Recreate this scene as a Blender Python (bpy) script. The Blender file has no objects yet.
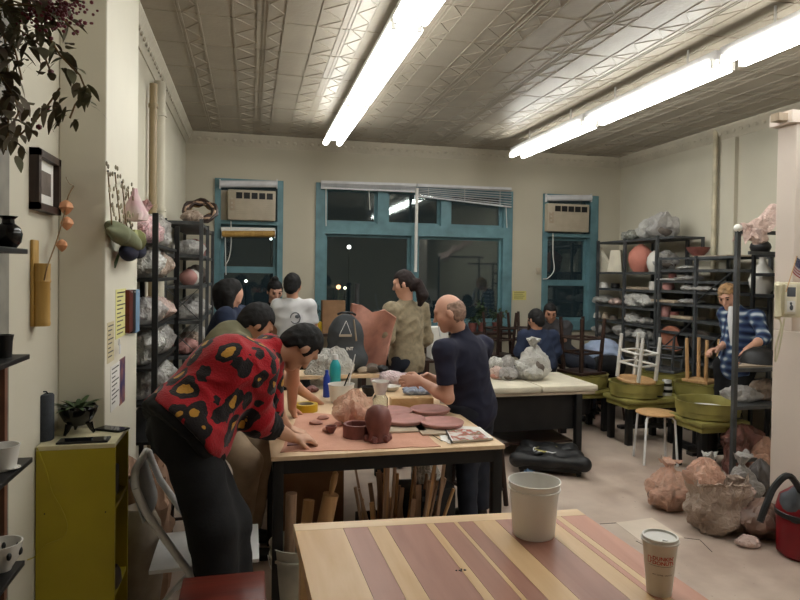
import bpy, bmesh, math, random
import numpy as np
from mathutils import Vector, Matrix, noise
random.seed(7)
SC = bpy.context.scene
COL = SC.collection
V = Vector
# ------------------------------------------------------------------ camera
F = 630.0
YAW = math.atan(150/630.0); PITCH = math.radians(1.0); ROLL = 0.014
CX, CY = 400.0, 285.0
CAM = V((0, 0, 1.70))
fw = V((math.sin(YAW)*math.cos(PITCH), math.cos(YAW)*math.cos(PITCH), -math.sin(PITCH)))
rl = V((math.cos(YAW), -math.sin(YAW), 0))
ul = rl.cross(fw)
cr = rl*math.cos(ROLL) + ul*math.sin(ROLL)
cu = ul*math.cos(ROLL) - rl*math.sin(ROLL)
cam = bpy.data.objects.new('camera', bpy.data.cameras.new('camera'))
COL.objects.link(cam)
m = Matrix((cr, cu, -fw)).transposed().to_4x4(); m.translation = CAM
cam.matrix_world = m
cam.data.sensor_width = 36; cam.data.lens = F/800*36
cam.data.shift_y = (CY-300)/800
cam.data.clip_start = .05
SC.camera = cam
def ray(px, py): return (fw + cr*((px-CX)/F) + cu*(-(py-CY)/F))
def PZ(px, py, z):
    r = ray(px, py); return CAM + r*((z-CAM.z)/r.z)
def PY(px, py, y):
    r = ray(px, py); return CAM + r*(y/r.y)
def PX(px, py, x):
    r = ray(px, py); return CAM + r*(x/r.x)
def PD(px, py, d): return CAM + ray(px, py)*d
# ------------------------------------------------------------------ materials
def lin(c):
    c = c/255.0
    return c/12.92 if c <= .04045 else ((c+.055)/1.055)**2.4
def L3(c): return (lin(c[0]), lin(c[1]), lin(c[2]), 1)
class N:
    def __init__(s, name):
        s.m = bpy.data.materials.new(name); s.m.use_nodes = True
        s.t = s.m.node_tree; s.t.nodes.clear()
        s.out = s.n('ShaderNodeOutputMaterial')
    def n(s, t, **k):
        o = s.t.nodes.new(t)
        for a, b in k.items(): setattr(o, a, b)
        return o
    def l(s, a, b): s.t.links.new(a, b)
    def v(s, sock, val):
        if isinstance(val, bpy.types.NodeSocket): s.l(val, sock)
        else: sock.default_value = val
    def math(s, op, a, b=0.0, c=0.0):
        o = s.n('ShaderNodeMath', operation=op); s.v(o.inputs[0], a); s.v(o.inputs[1], b); s.v(o.inputs[2], c); return o.outputs[0]
    def mix(s, f, a, b):
        o = s.n('ShaderNodeMix', data_type='RGBA'); s.v(o.inputs[0], f); s.v(o.inputs[6], a); s.v(o.inputs[7], b); return o.outputs[2]
    def coord(s, kind='Object'): return s.n('ShaderNodeTexCoord').outputs[kind]
    def mapn(s, src, sc=(1, 1, 1), rot=(0, 0, 0)):
        o = s.n('ShaderNodeMapping'); s.l(src, o.inputs[0]); o.inputs['Scale'].default_value = sc; o.inputs['Rotation'].default_value = rot; return o.outputs[0]
    def noise(s, src, scale, detail=3, dist=0):
        o = s.n('ShaderNodeTexNoise'); s.l(src, o.inputs['Vector']); o.inputs['Scale'].default_value = scale
        o.inputs['Detail'].default_value = detail; o.inputs['Distortion'].default_value = dist; return o.outputs['Fac']
    def ramp(s, f, pts):
        o = s.n('ShaderNodeValToRGB'); s.l(f, o.inputs[0]); e = o.color_ramp.elements
        while len(e) < len(pts): e.new(.5)
        for q, (p, c) in zip(e, pts): q.position = p; q.color = c
        return o.outputs[0]
    def bump(s, h, st=.3, dist=.01):
        o = s.n('ShaderNodeBump'); s.l(h, o.inputs['Height']); o.inputs['Strength'].default_value = st; o.inputs['Distance'].default_value = dist; return o.outputs[0]
    def bsdf(s, color, rough=.6, metal=0, normal=None, alpha=1, trans=0, coat=0, spec=.5, emis=None, est=0, ior=1.45, sss=0):
        b = s.n('ShaderNodeBsdfPrincipled')
        s.v(b.inputs['Base Color'], color); s.v(b.inputs['Roughness'], rough); b.inputs['Metallic'].default_value = metal
        s.v(b.inputs['Alpha'], alpha); b.inputs['Transmission Weight'].default_value = trans; b.inputs['Coat Weight'].default_value = coat
        b.inputs['Specular IOR Level'].default_value = spec; b.inputs['IOR'].default_value = ior
        if normal: s.l(normal, b.inputs['Normal'])
        if emis: b.inputs['Emission Color'].default_value = emis; b.inputs['Emission Strength'].default_value = est
        s.l(b.outputs[0], s.out.inputs[0]); return b
def MT(name, c, rough=.6, metal=0, var=.12, scale=8, bump=.1, bscale=None, stretch=(1, 1, 1), c2=None, **k):
    n = N(name); co = n.mapn(n.coord(), stretch)
    f = n.noise(co, scale, 4)
    a = L3(c); b = L3(c2) if c2 else tuple(x*(1-var*2) for x in a[:3])+(1,)
    if not c2: a = tuple(min(1, x*(1+var)) for x in a[:3])+(1,)
    col = n.ramp(f, [(.35, a), (.68, b)])
    nb = n.bump(n.noise(co, bscale or scale*4, 3), bump, .004) if bump else None
    n.bsdf(col, rough, metal, nb, **k); return n.m
def wood(name, c, c2, axis=1, scale=14, rough=.45, coat=0):
    n = N(name); st = [1, 1, 1]; st[axis] = .08
    co = n.mapn(n.coord(), tuple(st))
    f = n.noise(co, scale, 5, 1.2)
    col = n.ramp(f, [(.35, L3(c)), (.7, L3(c2))])
    n.bsdf(col, rough, 0, n.bump(n.noise(co, scale*6, 2), .12, .002), coat=coat); return n.m
def plastic_film(name, c, alpha=.62, rough=.28, scale=11, c2=None):
    n = N(name); co = n.coord()
    f = n.noise(co, scale, 5, 1.5)
    g = n.noise(co, scale*1.3, 4, 2.6)
    a = n.math('MULTIPLY_ADD', f, .5, alpha-.22)
    col = n.mix(f, L3(c), L3(c2 or c))
    n.bsdf(col, rough, 0, n.bump(g, 1.0, .035), alpha=a, spec=.7); return n.m

wall_m = MT('wall_paint', (196, 190, 172), .75, var=.03, scale=1.5, bump=.08, bscale=30)
wall_back_m = MT('wall_paint_back', (188, 181, 162), .8, var=.035, scale=1.0, bump=.08, bscale=30)
pier_m = MT('pier_paint', (222, 217, 200), .55, var=.02, scale=2, bump=.04, bscale=20)
col_m = MT('column_paint', (218, 205, 194), .7, var=.025, scale=1.5, bump=.05, bscale=24)
tin_m = MT('pressed_tin_paint', (150, 141, 126), .42, var=.05, scale=3, bump=.35, bscale=34)
crown_m = MT('crown_paint', (186, 178, 160), .5, var=.05, scale=3, bump=.9, bscale=26)
teal_m = MT('teal_paint', (98, 134, 142), .5, var=.12, scale=5, bump=.1)
ac_m = MT('beige_plastic', (178, 166, 146), .5, var=.04)
dark_m = MT('dark_metal', (34, 33, 34), .45, .3, var=.2)
black_m = MT('black_paint', (20, 20, 21), .5, var=.2)
blackcloth_m = MT('black_cloth', (17, 17, 20), .9, var=.15, scale=20, bump=.3)
rack_m = MT('rack_grey_metal', (84, 86, 88), .5, .35, var=.18)
board_m = MT('ware_board', (168, 152, 132), .8, var=.12, scale=6)
steel_m = MT('white_steel', (222, 222, 222), .4, .0, var=.04)
white_m = MT('white_plastic', (222, 220, 214), .4, var=.03)
glaze_m = MT('white_glaze', (214, 210, 202), .25, var=.05)
clay_m = MT('terracotta_clay', (178, 128, 112), .75, var=.12, scale=10, bump=.3)
redclay_m = MT('damp_red_clay', (124, 76, 70), .45, var=.15, scale=12, bump=.4)
plateclay_m = MT('plate_clay', (178, 130, 124), .6, var=.08, scale=12, bump=.15)
greyclay_m = MT('grey_clay', (104, 94, 86), .75, var=.2, scale=9, bump=.5)
yellow_m = MT('yellow_green_paint', (178, 162, 36), .45, var=.08, scale=4, c2=(166, 150, 36))
wheel_m = MT('wheel_yellow_green', (150, 142, 78), .45, var=.14, scale=6)
ply_m = wood('plywood', (224, 198, 164), (206, 174, 138), 1, 9)
pine_m = wood('pine_board', (218, 184, 140), (202, 162, 114), 1, 12, .4)
maple_m = wood('pale_maple_board', (230, 202, 164), (214, 182, 140), 0, 10, .4)
cherry_m = wood('reddish_board', (172, 124, 106), (154, 104, 88), 1, 12, .4)
redge_m = wood('salmon_board', (198, 142, 118), (182, 124, 100), 1, 10, .4)
darkwood_m = wood('dark_wood', (58, 38, 30), (36, 24, 20), 2, 20)
stoolwood_m = wood('pale_stool_wood', (206, 166, 118), (184, 142, 96), 2, 20)
bamboo_m = wood('bamboo', (182, 146, 78), (156, 118, 56), 2, 20)
stick_m = wood('stick_wood', (182, 152, 126), (142, 112, 90), 2, 22)
redwood_m = wood('red_stained_wood', (104, 40, 28), (76, 28, 20), 0, 14, .35)
plaster_m = MT('plaster', (214, 206, 186), .85, var=.07, scale=5, bump=.3)
canvas_m = MT('clay_stained_canvas', (208, 158, 136), .9, var=.1, scale=5, c2=(190, 138, 116), bump=.35, bscale=60)
film_m = plastic_film('clear_plastic_film', (214, 210, 206), .62, c2=(176, 172, 168))
whitefilm_m = plastic_film('white_bag_film', (224, 222, 216), .86, c2=(186, 184, 178))
pinkfilm_m = plastic_film('pink_plastic_film', (246, 206, 182), .54, c2=(230, 168, 140))
palepink_m = plastic_film('pale_pink_film', (238, 214, 204), .75, c2=(222, 188, 176))
brownfilm_m = plastic_film('brown_plastic_film', (206, 184, 166), .78, c2=(158, 136, 120))
redfilm_m = plastic_film('muddy_red_film', (170, 116, 104), .8, c2=(110, 74, 68))
teal_bottle_m = MT('teal_bottle_metal', (52, 168, 176), .3, .2, var=.03)
blue_m = MT('blue_plastic', (38, 66, 160), .3, var=.05)
tape_m = MT('yellow_tape', (196, 160, 20), .35, var=.05)
leaf_m = MT('green_leaf', (60, 78, 44), .6, var=.25)
dryleaf_m = MT('dry_leaf', (112, 112, 86), .8, var=.3, c2=(84, 62, 54))
physalis_m = MT('orange_husk', (222, 160, 118), .7, var=.15)
stem_m = MT('dry_stem', (122, 96, 62), .8)
screen_m = MT('dark_glass_screen', (14, 14, 18), .08, var=.1, bump=0)
paper_m = MT('white_paper', (226, 224, 218), .8, var=.03, bump=0)
spk_m = MT('speaker_mesh', (52, 56, 62), .8, var=.1, scale=60, bump=.5)
glossblack_m = MT('black_glaze', (18, 16, 17), .15, var=.1)
redp_m = MT('red_plastic', (116, 14, 24), .35, var=.08)
rubber_m = MT('black_rubber', (24, 24, 26), .5, var=.1)
towel_m = MT('grey_cloth', (80, 84, 90), .9, var=.15)
def glass(name, col=(235, 240, 238), rough=.03, trans=1.0):
    n = N(name); n.bsdf(L3(col), rough, 0, None, trans=trans, ior=1.45); return n.m
def pane_glass():
    n = N('window_glass'); g = n.n('ShaderNodeBsdfGlossy'); g.inputs['Roughness'].default_value = .04; g.inputs['Color'].default_value = (.95, 1, .98, 1)
    t = n.n('ShaderNodeBsdfTransparent'); t.inputs['Color'].default_value = (.75, .8, .8, 1)
    fr = n.n('ShaderNodeFresnel'); fr.inputs[0].default_value = 1.5
    f2 = n.math('MULTIPLY_ADD', fr.outputs[0], 1.6, .015)
    mx = n.n('ShaderNodeMixShader'); n.l(f2, mx.inputs[0]); n.l(t.outputs[0], mx.inputs[1]); n.l(g.outputs[0], mx.inputs[2]); n.l(mx.outputs[0], n.out.inputs[0]); return n.m
pane_m = pane_glass()
clear_m = glass('clear_glass')
frost_m = N('translucent_plastic'); frost_m.bsdf(L3((240, 238, 232)), .35, 0, None, alpha=.84, trans=.12); frost_m = frost_m.m
def floor_mat():
    n = N('worn_painted_floor'); co = n.coord()
    a = n.noise(co, .9, 5, .4); b = n.noise(co, 6, 5)
    f = n.math('ADD', n.math('MULTIPLY', a, .65), n.math('MULTIPLY', b, .35))
    col = n.ramp(f, [(.38, L3((166, 147, 134))), (.5, L3((186, 168, 154))), (.64, L3((200, 184, 170)))])
    # darker worn specks
    sp = n.noise(co, 30, 2); spk = n.math('GREATER_THAN', sp, .72)
    col = n.mix(n.math('MULTIPLY', spk, .35), col, L3((96, 84, 72)))
    r = n.ramp(b, [(.3, (.35, .35, .35, 1)), (.7, (.6, .6, .6, 1))])
    n.bsdf(col, r, 0, n.bump(b, .15, .004)); return n.m
floor_m = floor_mat()
def emat(name, c, st):
    n = N(name); e = n.n('ShaderNodeEmission'); e.inputs[0].default_value = c; e.inputs[1].default_value = st; n.l(e.outputs[0], n.out.inputs[0]); return n.m
# ------------------------------------------------------------------ mesh helpers
WL = {}
class MB:
    def __init__(s): s.bm = bmesh.new(); s.mi = 0
    def _fin(s, nf):
        for f in nf: f.material_index = s.mi
    def box(s, c, sz, rz=0, rot=None, bev=0):
        M = Matrix.Translation(V(c)) @ (rot.to_4x4() if rot else Matrix.Rotation(rz, 4, 'Z')) @ Matrix.Diagonal((sz[0], sz[1], sz[2], 1))
        g = bmesh.ops.create_cube(s.bm, size=1, matrix=M); fs = set()
        for v in g['verts']:
            for f in v.link_faces: fs.add(f)
        s._fin(fs)
        if bev:
            es = list({e for f in fs for e in f.edges})
            r = bmesh.ops.bevel(s.bm, geom=es, offset=bev, segments=2, profile=.5, affect='EDGES')
            s._fin(r['faces'])
        return s
    def span(s, a, b, bev=0):
        a = V(a); b = V(b); return s.box((a+b)/2, [abs(x) for x in (b-a)], bev=bev)
    def beam(s, a, b, w, h=None, up=(0, 0, 1), bev=0):
        a = V(a); b = V(b); d = (b-a); L = d.length; d.normalize(); up = V(up)
        if abs(d.dot(up)) > .99: up = V((0, 1, 0))
        x = d.cross(up).normalized(); z = x.cross(d).normalized()
        return s.box((a+b)/2, (w, L, h or w), rot=Matrix((x, d, z)).transposed(), bev=bev)
    def tube(s, pts, r, seg=8, cap=True):
        pts = [V(p) for p in pts]; rr = r if isinstance(r, (list, tuple)) else [r]*len(pts); rings = []
        prev = None
        for i, p in enumerate(pts):
            d = (pts[min(i+1, len(pts)-1)] - pts[max(i-1, 0)]).normalized()
            if prev is None:
                u = V((0, 0, 1)) if abs(d.z) < .9 else V((1, 0, 0)); x = d.cross(u).normalized()
            else:
                x = (prev - d*prev.dot(d)).normalized()
            prev = x; y = d.cross(x)
            rings.append([s.bm.verts.new(p + (x*math.cos(a)+y*math.sin(a))*rr[i]) for a in [2*math.pi*k/seg for k in range(seg)]])
        fs = []
        for A, B in zip(rings, rings[1:]):
            for k in range(seg): fs.append(s.bm.faces.new((A[k], A[(k+1) % seg], B[(k+1) % seg], B[k])))
        if cap: fs.append(s.bm.faces.new(rings[0][::-1])); fs.append(s.bm.faces.new(rings[-1]))
        s._fin(fs); return s
    def cyl(s, a, b, r, r2=None, seg=16): return s.tube([a, b], [r, r if r2 is None else r2], seg)
    def lathe(s, c, prof, seg=24, wob=0, sx=1, sy=1, seed=0, rot=None, warp=None):
        c = V(c); rings = []
        for j, (r, z) in enumerate(prof):
            ring = []
            for k in range(seg):
                a = 2*math.pi*k/seg; q = r
                if wob: q *= 1 + wob*noise.noise(V((math.cos(a)*1.4+seed*7.1, math.sin(a)*1.4, z*9+seed)))*2
                if warp: q *= warp(a, j/(len(prof)-1))
                p = V((q*math.cos(a)*sx, q*math.sin(a)*sy, z))
                if rot: p = rot @ p
                ring.append(s.bm.verts.new(c+p))
            rings.append(ring)
        fs = []
        for A, B in zip(rings, rings[1:]):
            for k in range(seg): fs.append(s.bm.faces.new((A[k], A[(k+1) % seg], B[(k+1) % seg], B[k])))
        if prof[0][0] > 1e-4: fs.append(s.bm.faces.new(rings[0][::-1]))
        if prof[-1][0] > 1e-4: fs.append(s.bm.faces.new(rings[-1]))
        s._fin(fs); return s
    def ball(s, c, r, seg=2, wob=0, seed=0, freq=1.5, flat=None):
        r = V(r) if not isinstance(r, (int, float)) else V((r, r, r)); c = V(c)
        g = bmesh.ops.create_icosphere(s.bm, subdivisions=seg, radius=1); fs = set()
        for v in g['verts']:
            q = v.co.copy()
            if wob:
                n1 = noise.noise(q*freq + V((seed*3.7, seed, 0))); n2 = abs(noise.noise(q*freq*3 + V((0, seed*5.3, 3))))
                q *= 1 + wob*(n1*1.2 - n2*.8)
            p = V((q.x*r.x, q.y*r.y, q.z*r.z))
            if flat is not None and p.z < -r.z*flat: p.z = -r.z*flat
            v.co = c + p
            for f in v.link_faces: fs.add(f)
        s._fin(fs); return s
    def poly(s, pts, th=None, up=(0, 0, 1)):
        vs = [s.bm.verts.new(V(p)) for p in pts]; f = s.bm.faces.new(vs); s._fin([f])
        if th:
            r = bmesh.ops.extrude_face_region(s.bm, geom=[f]); nv = [e for e in r['geom'] if isinstance(e, bmesh.types.BMVert)]
            for v in nv: v.co += V(up)*th
            s._fin({x for v in nv for x in v.link_faces})
        return s
    def build(s, name, mat, parent=None, smooth=True, **tagk):
        bm = s.bm
        bmesh.ops.recalc_face_normals(bm, faces=bm.faces)
        me = bpy.data.meshes.new(name); 
        if parent is None:
            bb = [v.co for v in bm.verts]
            o0 = V(((min(v.x for v in bb)+max(v.x for v in bb))/2, (min(v.y for v in bb)+max(v.y for v in bb))/2, min(v.z for v in bb)))
        else: o0 = WL[parent.name]
        for v in bm.verts: v.co -= o0
        bm.to_mesh(me); bm.free()
        for mm in (mat if isinstance(mat, (list, tuple)) else [mat]): me.materials.append(mm)
        ob = bpy.data.objects.new(name, me); COL.objects.link(ob)
        if smooth:
            me.polygons.foreach_set('use_smooth', [True]*len(me.polygons))
            me.set_sharp_from_angle(angle=math.radians(38))
        if parent is None: ob.location = o0; WL[ob.name] = o0
        else: ob.parent = parent; WL[ob.name] = o0
        if tagk: tag(ob, **tagk)
        return ob
def mesh_obj(name, verts, faces, mat, parent=None):
    me = bpy.data.meshes.new(name); o0 = WL[parent.name] if parent else V((0, 0, 0))
    vs = [tuple(V(v)-o0) for v in verts]
    me.from_pydata(vs, [], faces); me.materials.append(mat)
    me.polygons.foreach_set('use_smooth', [True]*len(me.polygons))
    ob = bpy.data.objects.new(name, me); COL.objects.link(ob)
    if parent: ob.parent = parent
    WL[ob.name] = o0
    return ob
def tag(o, label=None, cat=None, group=None, kind=None):
    if label: o['label'] = label
    if cat: o['category'] = cat
    if group: o['group'] = group
    if kind: o['kind'] = kind
    return o
def thing(name, loc, label, cat, group=None):
    o = bpy.data.objects.new(name, None); COL.objects.link(o); o.location = loc; o.empty_display_size = .1
    WL[o.name] = V(loc); return tag(o, label, cat, group)
def struct(name, mb, mat, smooth=False):
    return tag(mb.build(name, mat, None, smooth), kind='structure')
KIDS = {}
def dup(root, loc, label=None, rz=None, sc=None, rot=None):
    def cp(o, par):
        c = o.copy(); COL.objects.link(c)
        if par: c.parent = par
        for ch in list(o.children): cp(ch, c)
        return c
    r = cp(root, None); r.location = loc; WL[r.name] = V(loc)
    if rz is not None: r.rotation_euler = (0, 0, rz)
    if rot is not None: r.rotation_euler = rot
    if sc is not None: r.scale = sc if isinstance(sc, (tuple, list)) else (sc, sc, sc)
    if label: r['label'] = label
    return r
def text_mesh(s, size):
    cu_ = bpy.data.curves.new('t', 'FONT'); cu_.body = s; cu_.size = size; cu_.align_x = 'CENTER'; cu_.align_y = 'CENTER'
    cu_.resolution_u = 3; cu_.offset = size*.022
    o = bpy.data.objects.new('t', cu_); COL.objects.link(o)
    dg = bpy.context.evaluated_depsgraph_get(); me = o.evaluated_get(dg).to_mesh()
    vs = [v.co.copy() for v in me.vertices]; fs = [tuple(p.vertices) for p in me.polygons]
    o.evaluated_get(dg).to_mesh_clear(); bpy.data.objects.remove(o); bpy.data.curves.remove(cu_)
    return vs, fs
def text_obj(name, s, size, fn, mat, parent):
    vs, fs = text_mesh(s, size); return mesh_obj(name, [fn(v) for v in vs], fs, mat, parent)
# ------------------------------------------------------------------ implicit surface bodies
def A3(p): return np.array([p[0], p[1], p[2]], dtype=np.float32)
def smin(a, b, k):
    h = np.clip(.5+.5*(b-a)/k, 0, 1); return b*(1-h)+a*h-k*h*(1-h)
def prim(P, q):
    if q[0] == 'c':
        a, b, r1, r2 = A3(q[1]), A3(q[2]), q[3], q[4]; ab = b-a; L = float(ab@ab)+1e-9
        t = np.clip(((P-a)@ab)/L, 0, 1); d = np.linalg.norm(P-(a+t[:, None]*ab), axis=1)-(r1+(r2-r1)*t); return d
    c, r, R = A3(q[1]), np.array(q[2], dtype=np.float32), np.array([A3(x) for x in q[3]])
    p = (P-c)@R.T; k0 = np.linalg.norm(p/r, axis=1); k1 = np.linalg.norm(p/(r*r), axis=1)+1e-6
    return k0*(k0-1)/k1
def field(P, groups):
    d = None
    for prims, cuts, kj in groups:
        g = None
        for q in prims:
            dd = prim(P, q); g = dd if g is None else smin(g, dd, q[-1])
        for cpt in cuts:
            if cpt[0] == 'box':   # remove region where every half-space holds
                reg = None
                for (pt, n) in cpt[1]:
                    h = (P-A3(pt))@A3(n); reg = h if reg is None else np.maximum(reg, h)
                g = np.maximum(g, -reg)
            else: g = np.maximum(g, (P-A3(cpt[0]))@A3(cpt[1]))
        d = g if d is None else smin(d, g, kj)
    return d
def folds(P, amp, fr):
    x, y, z = P[:, 0]*fr, P[:, 1]*fr, P[:, 2]*fr
    w = np.sin(x*1.3+2*np.sin(z*.7))+np.sin(z*1.9+1.5*np.sin(x*.9+y))+np.sin((x+y)*1.1-z*1.4)
    return amp*(1-np.abs(w)/1.6)
def sdf_mesh(name, groups, res, mat, parent=None, fold=0, ffr=22):
    lo = np.array([9e9]*3); hi = -lo
    for prims, _, _ in groups:
        for q in prims:
            if q[0] == 'c':
                for p, r in ((q[1], q[3]), (q[2], q[4])): lo = np.minimum(lo, A3(p)-r); hi = np.maximum(hi, A3(p)+r)
            else: r = max(q[2]); lo = np.minimum(lo, A3(q[1])-r); hi = np.maximum(hi, A3(q[1])+r)
    lo -= res*3+.02; hi += res*3+.02
    B = 8; nb = np.ceil((hi-lo)/(res*B)).astype(int)+1; n = nb*B
    g = np.stack(np.meshgrid(*[np.arange(k) for k in nb], indexing='ij'), -1).reshape(-1, 3)
    ctr = lo+(g+.5)*B*res
    act = np.abs(field(ctr.astype(np.float32), groups)) < B*res*1.0+.03
    g = g[act]; off = np.stack(np.meshgrid(*[np.arange(B)]*3, indexing='ij'), -1).reshape(-1, 3)
    ix = (g[:, None, :]*B+off[None]).reshape(-1, 3)
    P = (lo+ix*res).astype(np.float32); d = field(P, groups)
    if fold: d = d-folds(P, fold, ffr)
    vol = np.full(n, 1.0, dtype=np.float32); vol[:] = np.nan; vol[ix[:, 0], ix[:, 1], ix[:, 2]] = d
    c = [(0, 0, 0), (1, 0, 0), (0, 1, 0), (1, 1, 0), (0, 0, 1), (1, 0, 1), (0, 1, 1), (1, 1, 1)]
    ii = ix[(ix < n-1).all(1)]
    cv = np.stack([vol[ii[:, 0]+a, ii[:, 1]+b, ii[:, 2]+e] for a, b, e in c], 1)
    ok = ~np.isnan(cv).any(1); s = cv < 0; mx = ok & s.any(1) & ~s.all(1)
    ii = ii[mx]; cv = cv[mx]; acc = np.zeros((len(ii), 3)); cnt = np.zeros(len(ii))
    C = np.array(c, dtype=float)
    for a in range(8):
        for b in range(a+1, 8):
            if np.abs(C[a]-C[b]).sum() != 1: continue
            va, vb = cv[:, a], cv[:, b]; x = (va < 0) != (vb < 0); t = np.where(x, va/(va-vb+1e-12), 0)
            acc += np.where(x[:, None], C[a]+t[:, None]*(C[b]-C[a]), 0); cnt += x
    verts = lo+(ii+acc/cnt[:, None])*res
    idx = np.full(n, -1, dtype=np.int32); idx[ii[:, 0], ii[:, 1], ii[:, 2]] = np.arange(len(ii))
    faces = []
    E = np.eye(3, dtype=int)
    for ax in range(3):
        u, w = E[(ax+1) % 3], E[(ax+2) % 3]; e = E[ax]
        q = ii[(ii < n-1).all(1) & (ii > 0).all(1)]
        v0 = vol[q[:, 0], q[:, 1], q[:, 2]]; v1 = vol[q[:, 0]+e[0], q[:, 1]+e[1], q[:, 2]+e[2]]
        x = ((v0 < 0) != (v1 < 0)) & ~np.isnan(v0) & ~np.isnan(v1); q = q[x]; v0 = v0[x]
        f = []
        for o in (0*u, u, u+w, w):
            p = q-o; f.append(idx[p[:, 0], p[:, 1], p[:, 2]])
        f = np.stack(f, 1); good = (f >= 0).all(1); f = f[good]; fl = v0[good] < 0
        f[~fl] = f[~fl][:, ::-1]; faces.append(f)
    faces = np.concatenate(faces)[:, ::-1]
    me = bpy.data.meshes.new(name); o0 = WL[parent.name] if parent else V((0, 0, 0))
    verts = verts-np.array(o0); nv, nf = len(verts), len(faces)
    me.vertices.add(nv); me.vertices.foreach_set('co', verts.astype(np.float32).ravel())
    me.loops.add(nf*4); me.loops.foreach_set('vertex_index', faces.astype(np.int32).ravel())
    me.polygons.add(nf); me.polygons.foreach_set('loop_start', np.arange(nf, dtype=np.int32)*4)
    me.polygons.foreach_set('use_smooth', np.ones(nf, dtype=bool))
    me.update(calc_edges=True); me.validate(); me.materials.append(mat)
    ob = bpy.data.objects.new(name, me); COL.objects.link(ob)
    if parent: ob.parent = parent
    WL[ob.name] = o0
    return ob
def hand(W, d, n, side=1, curl=.5, s=1.0, spread=.0):
    """palm and five fingers. d along the hand, n towards the palm side, side +1 puts the thumb at +across"""
    W = V(W); d = V(d).normalized(); n = V(n); n = (n-d*n.dot(d)).normalized(); a = d.cross(n)*side; out = []
    for i in range(4):
        k = W+d*.088*s*(1 if i in (1, 2) else .95)+a*(1.5-i)*.0205*s
        out.append(('c', W+d*.012+a*(1.5-i)*.012*s, k, .016*s, .0125*s, .016))
        L = (.040, .045, .042, .033)[i]*s; p = k; ang = curl*.55; dd = d+a*(1.5-i)*spread
        for j in range(3):
            v = (dd*math.cos(ang)+n*math.sin(ang)).normalized(); q = p+v*L*(1, .68, .52)[j]
            out.append(('c', p, q, (.0098-.0008*j)*s, (.0092-.0009*j)*s, .003)); p = q; ang += curl*(.75, .55, 0)[j]
    t0 = W+d*.022*s+a*.024*s; t1 = t0+(d*.6+a*.7+n*.45).normalized()*.042*s; t2 = t1+(d*.9+a*.05+n*.5).normalized()*.032*s; t3 = t2+(d*.8-a*.25+n*.5).normalized()*.024*s
    out += [('c', t0, t1, .016*s, .0125*s, .012), ('c', t1, t2, .0115*s, .0105*s, .004), ('c', t2, t3, .0105*s, .0085*s, .004)]
    return out
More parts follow.
